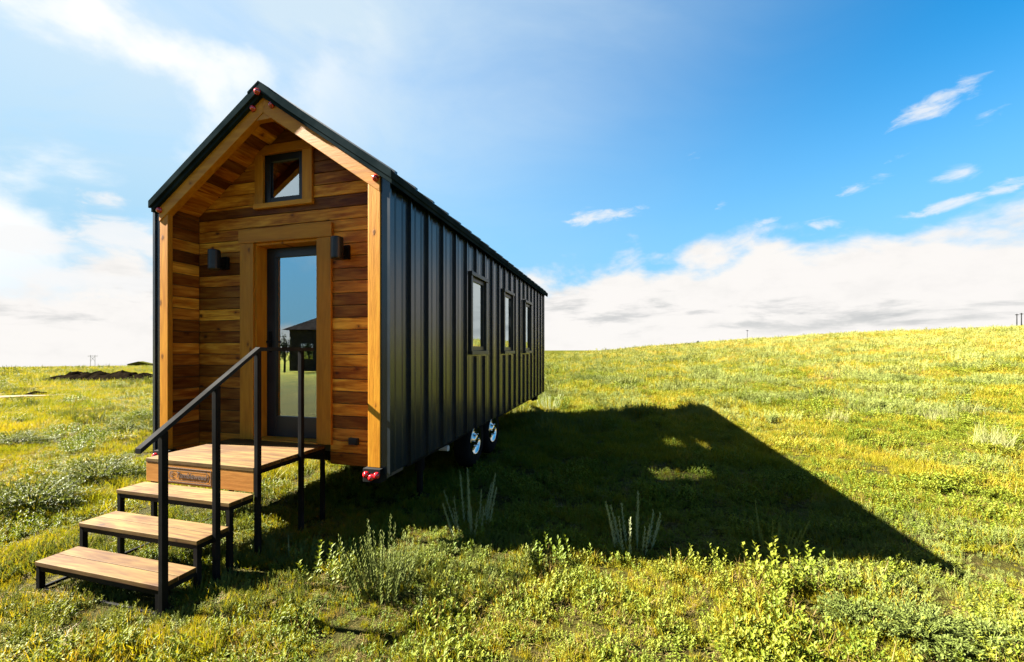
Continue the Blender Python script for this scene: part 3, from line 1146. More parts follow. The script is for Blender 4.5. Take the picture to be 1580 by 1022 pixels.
# ------------------------------------------------------------------ entry steps
def steps():
    st = empty('entry_steps', (HX, HY, 0), HR)
    tag(st, 'wooden entry steps and landing with black steel handrail at the porch', 'steps')
    XL, XR = -0.70, 0.437
    R = rng.random
    G0 = -0.10
    # landing boards
    dk = None
    ZD = 0.691
    v0, v1 = -0.490, 0.302
    n = 6
    w = (v1 - v0) / n
    mb = MB()
    for k in range(n):
        mb.box(XL, XR, v0 + k * w + 0.0015, v0 + (k + 1) * w - 0.0015, ZD - 0.032, ZD, R())
    mb.build('landing', M['deck'], st, 0.003)
    mb = MB()
    mb.box(XL + 0.002, XR - 0.002, v0 + 0.004, v0 + 0.034, ZD - 0.195, ZD - 0.0325, 0.6)
    rs = mb.build('front_board', M['riser'], st, 0.003)
    plaque(rs, v0 + 0.004, ZD - 0.118)
    TR = [(-0.695, 0.491), (-0.929, 0.322), (-1.162, 0.150)]
    prev = v0
    for (v, z) in TR:
        back = prev + 0.002
        m_ = (v + back) / 2
        mb = MB()
        mb.box(XL - 0.004, XR + 0.004, v, m_ - 0.002, z - 0.030, z, R())
        mb.box(XL - 0.004, XR + 0.004, m_ + 0.002, back - 0.004, z - 0.030, z, R())
        mb.build('tread', M['deck'], st, 0.003)
        prev = v
    # steel frame
    s = 0.032
    mb = MB()
    back = v0
    for (v, z) in TR:
        zt = z - 0.0305
        for x in (XL + s / 2, XR - s / 2):
            mb.box(x - s / 2, x + s / 2, v + 0.006, back - 0.002, zt - s, zt)
        mb.box(XL + s, XR - s, v + 0.006, v + 0.006 + s, zt - s - 0.0005, zt - 0.0005)
        mb.box(XL + s, XR - s, back - s - 0.004, back - 0.004, zt - s - 0.0005, zt - 0.0005)
        back = v
    for x in (XL + s / 2, XR - s / 2):
        mb.box(x - s / 2, x + s / 2, v0 + 0.036, v1, ZD - 0.033 - s, ZD - 0.033)
        mb.box(x - 0.010, x + 0.010, -1.15, v1, -0.05, -0.03)
    mb.box(XL + s, XR - s, -1.155, -1.155 + 0.02, -0.05, -0.031)
    mb.box(XL + s, XR - s, -0.72, -0.72 + 0.02, -0.05, -0.031)
    mb.build('frame', M['black_steel'], st)
    for x in (XL + s / 2, XR - s / 2):
        for (v, z) in TR:
            mb = MB()
            mb.box(x - s / 2 - 0.0005, x + s / 2 + 0.0005, v + 0.004, v + 0.004 + s, G0, z - 0.031)
            mb.build('leg', M['black_steel'], st)
        for v in (v0 + 0.040, v1 - s):
            mb = MB()
            mb.box(x - s / 2 - 0.0005, x + s / 2 + 0.0005, v, v + s, G0, ZD - 0.034)
            mb.build('leg', M['black_steel'], st)
    # rail posts and handrail
    xr = XR + 0.0215
    p = 0.036
    top = 1.61
    def rail_z(v):
        return top if v >= -0.470 else top + (v + 0.470) * 0.735
    for v in (-1.148, -0.807, -0.471, -0.026):
        mb = MB()
        mb.box(xr - p / 2, xr + p / 2, v - p / 2, v + p / 2, G0, rail_z(v) - 0.012)
        mb.build('rail_post', M['black_steel'], st, 0.003)
    mb = MB()
    v2 = -1.285
    h, w = 0.030, 0.044
    z1, z0 = top, rail_z(v2)
    a = math.hypot(1, 0.735)
    def sec(v, z):
        return [(xr - w / 2, v, z - h / 2), (xr + w / 2, v, z - h / 2), (xr + w / 2, v, z + h / 2), (xr - w / 2, v, z + h / 2)]
    rows = [sec(v2, z0), sec(-0.470, z1), sec(0.10, z1)]
    for q in rows[0:1]:
        mb.poly(q)
    mb.poly(rows[2][::-1])
    for i in range(2):
        A, B = rows[i], rows[i + 1]
        for k in range(4):
            j = (k + 1) % 4
            mb.poly([A[j], A[k], B[k], B[j]])
    mb.build('handrail', M['rail_black'], st, 0.004)


def plaque(parent, yf, zc):
    """routed sign in the front board: frame line, rounded lozenge and script lettering"""
    cx = -0.235
    mb = MB()
    W, H, t = 0.245, 0.060, 0.005
    y0, y1 = yf - 0.0022, yf - 0.0002
    mb.box(cx - W, cx + W, y0, y1, zc + H - t, zc + H)
    mb.box(cx - W, cx + W, y0, y1, zc - H, zc - H + t)
    mb.box(cx - W, cx - W + t, y0, y1, zc - H + t, zc + H - t)
    mb.box(cx + W - t, cx + W, y0, y1, zc - H + t, zc + H - t)
    # lozenge outline
    def rr(a, b, r, n=8):
        P = []
        for (sx, sz, t0) in ((1, 1, 0), (-1, 1, 90), (-1, -1, 180), (1, -1, 270)):
            for k in range(n + 1):
                th = rad(t0 + 90 * k / n)
                P.append((cx + sx * (a - r) + r * math.cos(th), zc + sz * (b - r) + r * math.sin(th)))
        return P
    A, B = rr(0.222, 0.044, 0.042), rr(0.217, 0.039, 0.037)
    for i in range(len(A)):
        j = (i + 1) % len(A)
        mb.poly([(A[i][0], y0, A[i][1]), (B[i][0], y0, B[i][1]), (B[j][0], y0, B[j][1]), (A[j][0], y0, A[j][1])])
    # curled mark at the left
    for (r0, n, c0) in ((0.026, 22, 0.0), (0.015, 16, 0.0)):
        pp = None
        for k in range(n + 1):
            t_ = 1.55 * math.pi * k / n + 0.6
            q = [(cx - 0.172 + r * math.cos(t_), y0 - 0.0003, zc + 0.002 + r * math.sin(t_)) for r in (r0, r0 - 0.007)]
            if pp:
                mb.poly([pp[0], q[0], q[1], pp[1]])
            pp = q
    mb.build('carved_border', M['carved'], parent)
    cu = bpy.data.curves.new('lettering', 'FONT')
    cu.body = 'Tumbleweed'
    cu.size = 0.062
    cu.shear = 0.25
    cu.extrude = 0.0008
    cu.offset = 0.0012
    cu.align_x = 'CENTER'
    cu.align_y = 'CENTER'
    tmp = bpy.data.objects.new('tmp', cu)
    COL.objects.link(tmp)
    bpy.context.view_layer.update()
    me = bpy.data.meshes.new_from_object(tmp.evaluated_get(bpy.context.evaluated_depsgraph_get()))
    bpy.data.objects.remove(tmp)
    me.materials.clear()
    me.materials.append(M['carved'])
    o = bpy.data.objects.new('lettering', me)
    COL.objects.link(o)
    o.parent = parent
    o.location = (cx + 0.035, y0, zc)
    o.rotation_euler = (rad(90), 0, 0)


steps()


# ------------------------------------------------------------------ plants
def leaf(mb, p, d, L, w, up, tone, mi=0):
    """pointed leaf of two folded halves"""
    d = d.normalized()
    s = d.cross(up)
    if s.length < 1e-4:
        s = d.orthogonal()
    s = s.normalized() * (w / 2)
    nrm = s.cross(d).normalized() * (w * 0.18)
    m = p + d * (L * 0.5)
    t = p + d * L
    mb.poly([p, m + s + nrm, t], tone, mi)
    mb.poly([p, t, m - s + nrm], tone, mi)


def blade(mb, p, d, L, w, bend, tone, seg=3, mi=0):
    d = d.normalized()
    side = d.cross(Vector((bend.x, bend.y, 0.3))).normalized()
    prev = None
    c = p.copy()
    dd = d.copy()
    for k in range(seg + 1):
        t = k / seg
        ww = w * (1 - t) ** 0.7 * 0.5
        q = (c - side * ww, c + side * ww)
        if prev:
            if k == seg:
                mb.poly([prev[0], prev[1], c], tone, mi)
            else:
                mb.poly([prev[0], prev[1], q[1], q[0]], tone, mi)
        prev = q
        dd = (dd + bend * (1.0 / seg)).normalized()
        c = c + dd * (L / seg)


def rdir(r, tilt):
    a = r.uniform(0, 2 * math.pi)
    t = r.uniform(0, tilt)
    return Vector((math.sin(t) * math.cos(a), math.sin(t) * math.sin(a), math.cos(t)))


def tuft_grass(seed, n=34, h=0.10, rad_=0.07, w=0.006, tilt=0.7):
    r = random.Random(seed)
    mb = MB()
    for _ in range(n):
        a, q = r.uniform(0, 6.283), rad_ * math.sqrt(r.random())
        p = Vector((q * math.cos(a), q * math.sin(a), -0.01))
        d = rdir(r, tilt)
        b = rdir(r, 3.1) * 0.5
        b.z = -abs(b.z) * 0.9
        blade(mb, p, d, h * r.uniform(0.5, 1.25), w * r.uniform(0.7, 1.4), b, r.random())
    return mb


def tuft_forb(seed, n=9, h=0.11, rad_=0.09, lw=0.015, roots=False):
    r = random.Random(seed)
    mb = MB()
    for _ in range(n):
        a, q = r.uniform(0, 6.283), rad_ * math.sqrt(r.random())
        p = Vector((q * math.cos(a), q * math.sin(a), -0.01))
        d = rdir(r, 0.55)
        H = h * r.uniform(0.5, 1.2)
        tone = r.random()
        if roots:
            mb.tube((0, 0, -0.02), p, 0.004, 0.003, 4, 0.2)
        blade(mb, p, d, H, 0.004, rdir(r, 0.4) * 0.1, tone * 0.6, 2)
        k = int(H / (lw * 0.95)) + 2
        for i in range(k):
            t = 0.2 + 0.8 * (i + 0.5) / k
            an = i * 2.4 + r.random()
            o = Vector((math.cos(an), math.sin(an), 0.55 + 0.5 * t))
            leaf(mb, p + d * (H * t), o, lw * r.uniform(1.3, 2.2), lw * r.uniform(0.8, 1.2), Vector((0, 0, 1)), min(1, tone * 0.6 + 0.4 * t * r.random()))
    return mb


def tuft_clover(seed, n=46, rad_=0.12, hmax=0.06):
    r = random.Random(seed)
    mb = MB()
    for _ in range(n):
        a, q = r.uniform(0, 6.283), rad_ * math.sqrt(r.random())
        z = r.uniform(0.008, hmax) * (1 - 0.5 * q / rad_)
        p = Vector((q * math.cos(a), q * math.sin(a), z))
        for k in range(3):
            an = a + k * 2.094 + r.random()
            leaf(mb, p, Vector((math.cos(an), math.sin(an), r.uniform(-0.1, 0.8))), r.uniform(0.012, 0.022), r.uniform(0.009, 0.014), Vector((0, 0, 1)), r.random())
    return mb


def tuft_sage(seed, n=12, h=0.14, rad_=0.07, lw=0.006, spread=0.5):
    """upright grey-green stems clothed in narrow leaves"""
    r = random.Random(seed)
    mb = MB()
    for _ in range(n):
        a, q = r.uniform(0, 6.283), rad_ * math.sqrt(r.random())
        p = Vector((q * math.cos(a), q * math.sin(a), -0.01))
        out = Vector((math.cos(a), math.sin(a), 0))
        d = (Vector((0, 0, 1)) + out * (spread * q / rad_) + rdir(r, 3.1) * 0.10).normalized()
        H = h * r.uniform(0.45, 1.1)
        tone = r.random()
        mb.tube(p, p + d * H, 0.0035, 0.0012, 4, tone * 0.5, 0, False)
        k = max(6, int(H / 0.0095))
        for i in range(k):
            t = 0.12 + 0.88 * (i + 0.5) / k
            an = i * 2.4 + r.random()
            o = (Vector((math.cos(an), math.sin(an), 0)) * 0.55 + d).normalized()
            leaf(mb, p + d * (H * t), o, lw * r.uniform(3.2, 6.0) * (1.15 - 0.5 * t), lw * r.uniform(0.8, 1.2), d.orthogonal(), min(1, tone * 0.5 + 0.5 * r.random()))
    return mb


def dome_bush(seed, n, h, rad_, lw):
    """low rounded bush: twigs radiating from the root, small leaves along their outer halves"""
    r = random.Random(seed)
    mb = MB()
    for _ in range(n):
        a = r.uniform(0, 6.283)
        t = math.acos(r.uniform(0.12, 1.0))
        d = Vector((math.sin(t) * math.cos(a), math.sin(t) * math.sin(a), math.cos(t)))
        e = Vector((d.x * rad_, d.y * rad_, d.z * h)) * r.uniform(0.65, 1.08)
        p0 = Vector((0, 0, -0.01))
        m1 = e * 0.5 + Vector((0, 0, h * 0.12))
        mb.tube(p0, m1, 0.003, 0.002, 4, 0.15, 0, False)
        mb.tube(m1, e, 0.002, 0.001, 4, 0.15, 0, False)
        tone = r.random()
        L = (e - m1).length
        k = max(8, int(L / (lw * 0.42)))
        for i in range(k):
            q = m1.lerp(e, (i + 0.5) / k)
            leaf(mb, q, (rdir(r, 3.1) + d * 0.8), lw * r.uniform(1.4, 2.6), lw * r.uniform(0.6, 0.9), Vector((0, 0, 1)), min(1, tone * 0.6 + 0.4 * r.random()))
    return mb


SRC = bpy.data.collections.new('ground_cover_sources')       # not in the scene: only read by the scatter
def source(mb, mat):
    me = mb.mesh('tuft', mat)
    o = bpy.data.objects.new('tuft_%02d' % len(SRC.objects), me)
    SRC.objects.link(o)


for s_ in range(3):
    source(tuft_grass(s_), M['grass'])                                            # 0-2
for s_ in range(3):
    source(tuft_forb(10 + s_), M['forb'])                                         # 3-5
for s_ in range(3):
    source(tuft_clover(20 + s_), M['forb'])                                       # 6-8
for s_ in range(2):
    source(tuft_grass(30 + s_, 14, 0.15, 0.06, 0.0045), M['straw'])               # 9-10
for s_ in range(2):
    source(tuft_sage(40 + s_, 10, 0.12, 0.07), M['sage'])                         # 11-12
for s_ in range(2):
    source(tuft_grass(50 + s_, 40, 0.13, 0.10, 0.006), M['grass'])                # 13-14 fuller


for s_ in range(2):
    b_ = MB()
    q_ = random.Random(60 + s_)
    for _ in range(26):                                                           # 15-16 lying dead blades
        a_ = q_.uniform(0, 6.283)
        p_ = Vector((q_.uniform(-0.12, 0.12), q_.uniform(-0.12, 0.12), q_.uniform(0.004, 0.035)))
        blade(b_, p_, Vector((math.cos(a_), math.sin(a_), q_.uniform(-0.1, 0.45))), q_.uniform(0.05, 0.13), 0.005, Vector((0, 0, -0.4)), q_.random(), 2)
    source(b_, M['thatch'])


def scatter():
    r = np.random.default_rng(5)
    P, SC, ID = [], [], []
    # band: y0, y1, plants per square metre, size
    for (y0, y1, den, sz) in ((1.7, 4.2, 780, 0.68), (4.2, 8.0, 400, 0.85), (8.0, 15, 150, 1.15), (15, 30, 40, 1.7), (30, 60, 12, 2.8), (60, 130, 3.0, 4.6), (130, 300, 0.25, 8.0)):
        half = 1.36 * y1 + 0.6
        n = int((y1 - y0) * 2 * half * den)
        x = r.uniform(-half, half, n)
        y = r.uniform(y0, y1, n)
        ok = np.abs(x) < 1.36 * y + 0.6
        x, y = x[ok], y[ok]
        P.append(np.stack([x, y, ground_z(x, y)], -1))
        # clumpy choice of plant
        cl = np.array([mnoise.noise(Vector((a * 0.9, b * 0.9, 0))) for a, b in zip(x, y)])
        cs = np.array([mnoise.noise(Vector((a * 0.5 + 40, b * 0.5, 7))) for a, b in zip(x, y)])
        big = np.array([mnoise.noise(Vector((a * 0.16, b * 0.16 + 9, 3))) for a, b in zip(x, y)])
        hgt = np.array([mnoise.noise(Vector((a * 1.7 + 11, b * 1.7, 5))) for a, b in zip(x, y)])
        fine = np.array([mnoise.noise(Vector((a * 3.6 + 21, b * 3.6, 13))) for a, b in zip(x, y)])
        u = r.random(len(x))
        q = r.random(len(x))
        far = y > 30
        lean = np.clip(x / 12.0, -0.2, 0.0)                 # the left meadow is grassier
        idx = np.where(u < 0.45 + 0.85 * cl - lean, 0 + (q * 3).astype(int),
              np.where(u < 0.74 + 0.60 * cl, 3 + (q * 3).astype(int), 6 + (q * 3).astype(int)))
        w = r.random(len(x))
        idx = np.where((w > 0.93) & (cs > -0.05), 9 + (q * 2).astype(int), idx)
        idx = np.where(w < 0.10 + 0.35 * np.clip(-hgt, 0, 1), 15 + (q * 2).astype(int), idx)
        idx = np.where(((cs > 0.34) & (r.random(len(x)) < 0.35)) | ((y > 8) & (x > 0) & (cs > 0.05) & (r.random(len(x)) < 0.55)), 11 + (q * 2).astype(int), idx)
        idx = np.where((big > 0.10) & (r.random(len(x)) < 0.45), 13 + (q * 2).astype(int), idx)
        s = sz * r.uniform(0.5, 1.2, len(x)) * (1.0 + 0.85 * hgt + 0.60 * fine * (y < 40))
        thin = (fine < -0.08) & (r.random(len(x)) < 0.42) & (y < 16)
        s = np.where((idx >= 11) & (idx <= 12) & (y > 8), s * 1.35, s)
        s = np.maximum(s, 0.15 * sz)
        P[-1] = P[-1][~thin]
        ID.append(idx[~thin])
        SC.append(s[~thin])
    P, SC, ID = np.concatenate(P), np.concatenate(SC), np.concatenate(ID)
    # the pale track stays bare, and the plants just in front of it stay short
    a, b = at(-160, 618), at(112, 610)
    t = np.clip((P[:, 0] - a.x) / (b.x - a.x), 0, 1)
    on = (P[:, 0] < b.x + 0.5)
    dy = P[:, 1] - (a.y + (b.y - a.y) * t)
    wd = 1.25 * (1 - t ** 3) + 0.12 + 0.25 * np.sin(t * 17)
    SC = np.where(on & (dy > -4.5) & (dy < 0), SC * 0.35, SC)
    keep = ~(on & (np.abs(dy) < wd + 0.1))
    P, SC, ID = P[keep], SC[keep], ID[keep]
    me = bpy.data.meshes.new('grass')
    me.vertices.add(len(P))
    me.vertices.foreach_set('co', P.astype(np.float32).ravel())
    a = me.attributes.new('scl', 'FLOAT', 'POINT')
    a.data.foreach_set('value', SC.astype(np.float32))
    a = me.attributes.new('pick', 'INT', 'POINT')
    a.data.foreach_set('value', ID.astype(np.int32))
    rot = np.zeros((len(P), 3), np.float32)
    rot[:, 2] = r.uniform(0, 6.283, len(P))
    rot[:, 0] = r.normal(0, 0.12, len(P))
    rot[:, 1] = r.normal(0, 0.12, len(P))
    a = me.attributes.new('rot', 'FLOAT_VECTOR', 'POINT')
    a.data.foreach_set('vector', rot.ravel())
    me.update()
    o = bpy.data.objects.new('grass', me)
    COL.objects.link(o)
    tag(o, 'short yellow green grass and leafy weeds covering the prairie', None, None, 'stuff')
    ng = bpy.data.node_groups.new('scatter_plants', 'GeometryNodeTree')
    ng.interface.new_socket('Geometry', in_out='INPUT', socket_type='NodeSocketGeometry')
    ng.interface.new_socket('Geometry', in_out='OUTPUT', socket_type='NodeSocketGeometry')
    N, L = ng.nodes, ng.links
    gi, go = N.new('NodeGroupInput'), N.new('NodeGroupOutput')
    ci = N.new('GeometryNodeCollectionInfo')
    ci.inputs['Collection'].default_value = SRC
    ci.inputs['Separate Children'].default_value = True
    ci.inputs['Reset Children'].default_value = True
    ip = N.new('GeometryNodeInstanceOnPoints')
    ip.inputs['Pick Instance'].default_value = True
    def named(nm, ty):
        q = N.new('GeometryNodeInputNamedAttribute')
        q.data_type = ty
        q.inputs['Name'].default_value = nm
        return q.outputs['Attribute']
    L.new(gi.outputs[0], ip.inputs['Points'])
    L.new(ci.outputs[0], ip.inputs['Instance'])
    L.new(named('pick', 'INT'), ip.inputs['Instance Index'])
    e2r = N.new('FunctionNodeEulerToRotation')
    L.new(named('rot', 'FLOAT_VECTOR'), e2r.inputs[0])
    L.new(e2r.outputs[0], ip.inputs['Rotation'])
    L.new(named('scl', 'FLOAT'), ip.inputs['Scale'])
    L.new(ip.outputs[0], go.inputs[0])
    md = o.modifiers.new('plants', 'NODES')
    md.node_group = ng
    print('ground cover plants', len(P))


scatter()


def plant(kind, px, py, hpx, label, seed, wide=1.0, n=None, group=None, mat=None):
    """one separate plant standing at a photo position, hpx photo pixels tall"""
    p = at(px, py)
    h = hpx * p.y / F
    if kind == 'sagebrush':
        mb = tuft_sage(seed, n or 26, h, h * 0.36 * wide, max(0.005, h * 0.016), 0.36)
        m, cat = M['pale_sage'], 'sagebrush'
    elif kind == 'leafy_weed':
        mb = tuft_forb(seed, n or 14, h, h * 0.55 * wide, max(0.013, h * 0.085), True)
        m, cat = M['forb'], 'weed'
    elif kind == 'straw_tuft':
        mb = tuft_grass(seed, (n or 50) * 3, h, h * 0.45 * wide, max(0.004, h * 0.011), 0.55)
        m, cat = M['pale_straw'], 'grass tuft'
    else:
        mb = dome_bush(seed, (n or 40) * 2, h, h * 1.15 * wide, max(0.010, h * 0.045))
        m, cat = M['bush'], 'bush'
    o = mb.build(kind, mat or m)
    o.location = p
    tag(o, label, cat, group)
    return o


SG, WG, GG, BG = 'sagebrush plants standing in the grass', 'leafy weeds at the edge of the shadow', 'pale dry grass tufts on the right', 'low grey bushes on the prairie'
plant('sagebrush', 590, 918, 98, 'sunlit pale sagebrush in front of the house shadow, right of the steps', 101, 1.1, 70, SG, M['sage'])
plant('sagebrush', 727, 826, 86, 'spiky sagebrush in deep shade nearest the house wall', 102, 1.0, 18, SG)
plant('sagebrush', 978, 848, 84, 'candelabra shaped sagebrush in the middle of the shadow', 103, 1.25, 16, SG)
plant('sagebrush', 1190, 852, 66, 'dim sagebrush in shade near the shadow tip', 104, 1.2, 12, SG, M['sage'])
plant('sagebrush', 1035, 772, 34, 'small dim sagebrush in shade below the lit patch', 105, 1.3, 14, SG, M['sage'])
plant('sagebrush', 846, 634, 26, 'pale sprig cluster beside the far corner of the house', 106, 1.6, 26, SG)
plant('leafy_weed', 872, 634, 20, 'dark green clump at the far edge of the shadow near the house', 107, 1.0, 22, WG)
plant('leafy_weed', 508, 900, 52, 'green leafy weed left of the sunlit sagebrush', 108, 1.0, 16, WG)
plant('leafy_weed', 850, 872, 46, 'leafy weed on the near shadow edge below the candelabra sagebrush', 109, 1.4, 18, WG)
plant('leafy_weed', 1182, 905, 58, 'tallest leafy weed standing up against the dark shadow', 110, 1.2, 20, WG)
plant('leafy_weed', 1252, 908, 50, 'leafy weed against the shadow right of the tallest weed', 111, 1.3, 20, WG)
plant('leafy_weed', 1366, 900, 34, 'small leafy weed near the pointed shadow tip', 112, 1.2, 14, WG)
plant('leafy_weed', 1090, 888, 40, 'leafy weed against the shadow left of the tallest weed', 113, 1.6, 20, WG)
plant('low_bush', 1425, 985, 46, 'broad grey green low bush in the bottom right foreground', 114, 1.5, 90, BG)
plant('low_bush', 1310, 955, 34, 'grey green low bush left of the broad foreground bush', 115, 1.3, 60, BG)
plant('low_bush', 1530, 1000, 36, 'grey green low bush in the bottom right corner', 116, 1.2, 60, BG)
plant('low_bush', 48, 792, 56, 'rounded grey bush at the left edge level with the middle step', 117, 1.3, 90, BG)
plant('low_bush', 152, 746, 42, 'grey bush in the grass just left of the top step', 118, 1.4, 80, BG)
plant('low_bush', 196, 672, 24, 'small grey bush left of the house, farthest up the slope', 119, 1.3, 60, BG)
plant('low_bush', 20, 690, 26, 'wide grey bush at the left edge near the skyline', 120, 1.8, 70, BG)
plant('leafy_weed', 124, 700, 24, 'dark leafy weed between the grey bushes on the left', 121, 1.6, 30, WG)
plant('straw_tuft', 1532, 692, 40, 'largest pale dry grass tuft near the right edge', 122, 1.3, 90, GG)
plant('straw_tuft', 1452, 652, 30, 'pale dry tuft upslope of the largest tuft', 123, 1.5, 70, GG)
plant('straw_tuft', 1500, 642, 26, 'pale dry tuft closest to the hill crest at the right edge', 124, 1.5, 60, GG)
plant('straw_tuft', 1292, 652, 24, 'pale dry tuft midway between shadow and right edge', 125, 1.5, 60, GG)
plant('low_bush', 905, 588, 13, 'silvery low bush right of the far end of the house', 126, 2.0, 70, BG)
plant('low_bush', 960, 590, 12, 'silvery low bush above the far shadow edge', 127, 1.6, 60, BG)
plant('low_bush', 1083, 580, 10, 'silvery low bush on the hillside above the shadow corner', 128, 2.0, 60, BG)
plant('low_bush', 1210, 598, 12, 'wide silvery bush on the middle of the hillside', 129, 2.2, 60, BG)
plant('low_bush', 1415, 560, 9, 'silvery bush patch high on the right hillside', 130, 3.0, 60, BG)
plant('sagebrush', 650, 955, 58, 'single leaning pale stalk in the sunlit foreground', 131, 0.25, 1, SG)
plant('sagebrush', 449, 866, 40, 'lone grey sprig in shade beside the handrail posts', 132, 0.3, 2, SG)


# ------------------------------------------------------------------ dug earth, poles, far things
def lump(name, c, lx, ly, h, seed, label, group=None, nu=60, nv=14, mat='dirt', ang=0.0, cat='earth mound'):
    mb = MB()
    rows = []
    for i in range(nu + 1):
        t = i / nu * 2 - 1
        row = []
        for j in range(nv + 1):
            s = j / nv * 2 - 1
            env = max(0.0, 1 - abs(t) ** 3.0) * max(0.0, 1 - s * s)
            x0, y0 = t * lx, s * ly
            x = c.x + x0 * math.cos(ang) - y0 * math.sin(ang)
            y = c.y + x0 * math.sin(ang) + y0 * math.cos(ang)
            nz = mnoise.fractal(Vector((x * 0.8, y * 0.8, seed)), 0.9, 2.1, 5)
            nz2 = mnoise.noise(Vector((x * 2.6, y * 2.6, seed + 3)))
            z = gz(x, y) - 0.08 + h * env ** 0.7 * (0.80 + 0.32 * nz + 0.14 * nz2)
            row.append((x, y, z))
        rows.append(row)
    for i in range(nu):
        for j in range(nv):
            mb.poly([rows[i][j], rows[i + 1][j], rows[i + 1][j + 1], rows[i][j + 1]])
    o = mb.build(name, M[mat], smooth=True)
    tag(o, label, cat, group)
    return o


a, b = at(78, 588), at(262, 588)
mid = (a + b) / 2
lump('earth_mound', mid, (b - a).length / 2, 1.6, 1.25, 1, 'long dark berm of dug earth left of the house', 'heaps of dug earth', 150, 18, ang=math.atan2(b.y - a.y, b.x - a.x))
G_ = 'heaps of dug earth'
for (x, y, hw, hp, lab, sd) in ((-20, 609, 78, 6, 'low dark earth ridge along the pale track, running off the left edge', 2), (58, 610, 14, 9, 'pointed dark earth heap behind the pale track', 3),
                                (86, 610, 10, 6, 'flat dark clod where the track ends', 4), (108, 611, 4.5, 4, 'small dark clod beyond the end of the track', 5), (119, 611, 4, 3.2, 'smallest dark clod, nearest the house', 6)):
    p = at(x, y)
    lump('earth_mound', p, hw * p.y / F, 0.45, hp * p.y / F, sd, lab, G_, 40, 10)


def far_point(px, py, D):
    """spot on the terrain in the direction of a photo column"""
    r = (px - 790) / F
    y = D / math.hypot(1, r)
    return Vector((r * y, y, gz(r * y, y)))


def pole(px, D, hp, label, arms=1, h_frame=False, w=0.16):
    p = far_point(px, 0, D)
    h = hp * p.y / F + 0.2
    mb = MB()
    mb.tube((0, 0, -0.5), (0, 0, h), w * 0.6, w * 0.4, 8)
    for k in range(arms):
        z = h * (0.93 - 0.12 * k)
        mb.bar((-h * 0.11, 0, z), (h * 0.11, 0, z), w * 0.7, w * 0.8)
        for sx in (-0.1, -0.05, 0.05, 0.1):
            mb.tube((sx * h, 0, z), (sx * h, 0, z + h * 0.02), w * 0.25, n=6)
    o = mb.build('utility_pole', M['chassis'])
    o.location = p
    tag(o, label, 'pole', 'utility poles on the skyline')


pole(1153, 112, 17, 'thin lone utility pole on the crest of the hill', 1, w=0.10)
pole(1569, 118, 21, 'left one of the two utility poles at the right edge', 1, w=0.14)
pole(1576, 118, 22, 'right one of the two utility poles at the right edge', 1, w=0.14)


def pylon(px, D, hp, label):
    p = far_point(px, 0, D)
    h = hp * p.y / F + 1.0
    mb = MB()
    w = 0.22
    for s in (-1, 1):
        mb.tube((s * h * 0.2, 0, -1), (s * h * 0.2, 0, h), w * 0.7, w * 0.5, 6)
    mb.bar((-h * 0.42, 0, h * 0.92), (h * 0.42, 0, h * 0.92), w, w)
    mb.bar((-h * 0.2, 0, h * 0.45), (h * 0.2, 0, h * 0.9), w * 0.6, w * 0.6)
    mb.bar((h * 0.2, 0, h * 0.45), (-h * 0.2, 0, h * 0.9), w * 0.6, w * 0.6)
    for s in (-0.38, 0.0, 0.38):
        mb.tube((s * h, 0, h * 0.92), (s * h, 0, h * 0.84), w * 0.35, n=6)
    o = mb.build('power_pylon', M['galv'])
    o.location = p
    tag(o, label, 'pylon')


pylon(143, 470, 16, 'faint grey power pylon on the skyline left of the house')


def far_tree(px, D, hp, wp, seed, label, group):
    p = far_point(px, 0, D)
    h, w = hp * p.y / F, wp * p.y / F
    t = empty('tree', p)
    tag(t, label, 'tree', group)
    mb = MB()
    mb.tube((0, 0, -0.3), (0, 0, h * 0.6), h * 0.05, h * 0.02, 6)
    mb.build('trunk', M['dirt'], t)
    r = random.Random(seed)
    mb = MB()
    for _ in range(260):
        d = rdir(r, 3.14)
        q = Vector((d.x * w * 0.5, d.y * w * 0.5, h * 0.55 + d.z * h * 0.45)) * 1.0
        q = q * r.uniform(0.75, 1.0)
        leaf(mb, q, rdir(r, 3.14), h * 0.16, h * 0.11, Vector((0, 0, 1)), r.random())
    mb.build('crown', M['dark_leaf'], t)


M['dark_leaf'] = leaf_mat('dark_tree_leaves', [(0.1, (0.012, 0.019, 0.005)), (0.9, (0.03, 0.04, 0.011))], 0.15)
TG = 'far bushes and trees on the hill crest'
for i, (px, hp, wp, lab) in enumerate(((1038, 3.5, 7, 'faint low bush at the left end of the dark crest row'), (1049, 3.5, 6, 'small dark bush second from the left in the crest row'), (1061, 4.5, 9, 'wide dark bush in the middle of the crest row'),
                                       (1071, 4, 7, 'low dark bush touching the round crest tree'), (1077, 6.5, 6, 'round dark tree at the right end of the crest row'),
                                       (1424, 3.5, 7, 'faint bush where the far right bush row begins'), (1459, 4.5, 5, 'left bush of the close pair on the right crest'), (1469, 4, 5, 'right bush of the close pair on the right crest'), (1507, 5, 7, 'dark bush standing alone on the right crest'))):
    far_tree(px, 116, hp, wp, 200 + i, lab, TG)


def barn():
    p = far_point(217, 0, 474)
    t = empty('farm_building', p, 0.3)
    tag(t, 'tiny dark farm building on the left skyline', 'barn')
    s = 3.2
    mb = MB()
    mb.box(-2.4 * s, 2.4 * s, -s, s, -1.0, 0.5 * s)
    mb.build('wall', M['dirt'], t)
    mb = MB()
    mb.prism([(-2.7 * s, 0.5 * s + 0.01), (2.7 * s, 0.5 * s + 0.01), (0, 1.25 * s)], -1.15 * s, 1.15 * s)
    mb.build('roof', M['far_green'], t)


barn()


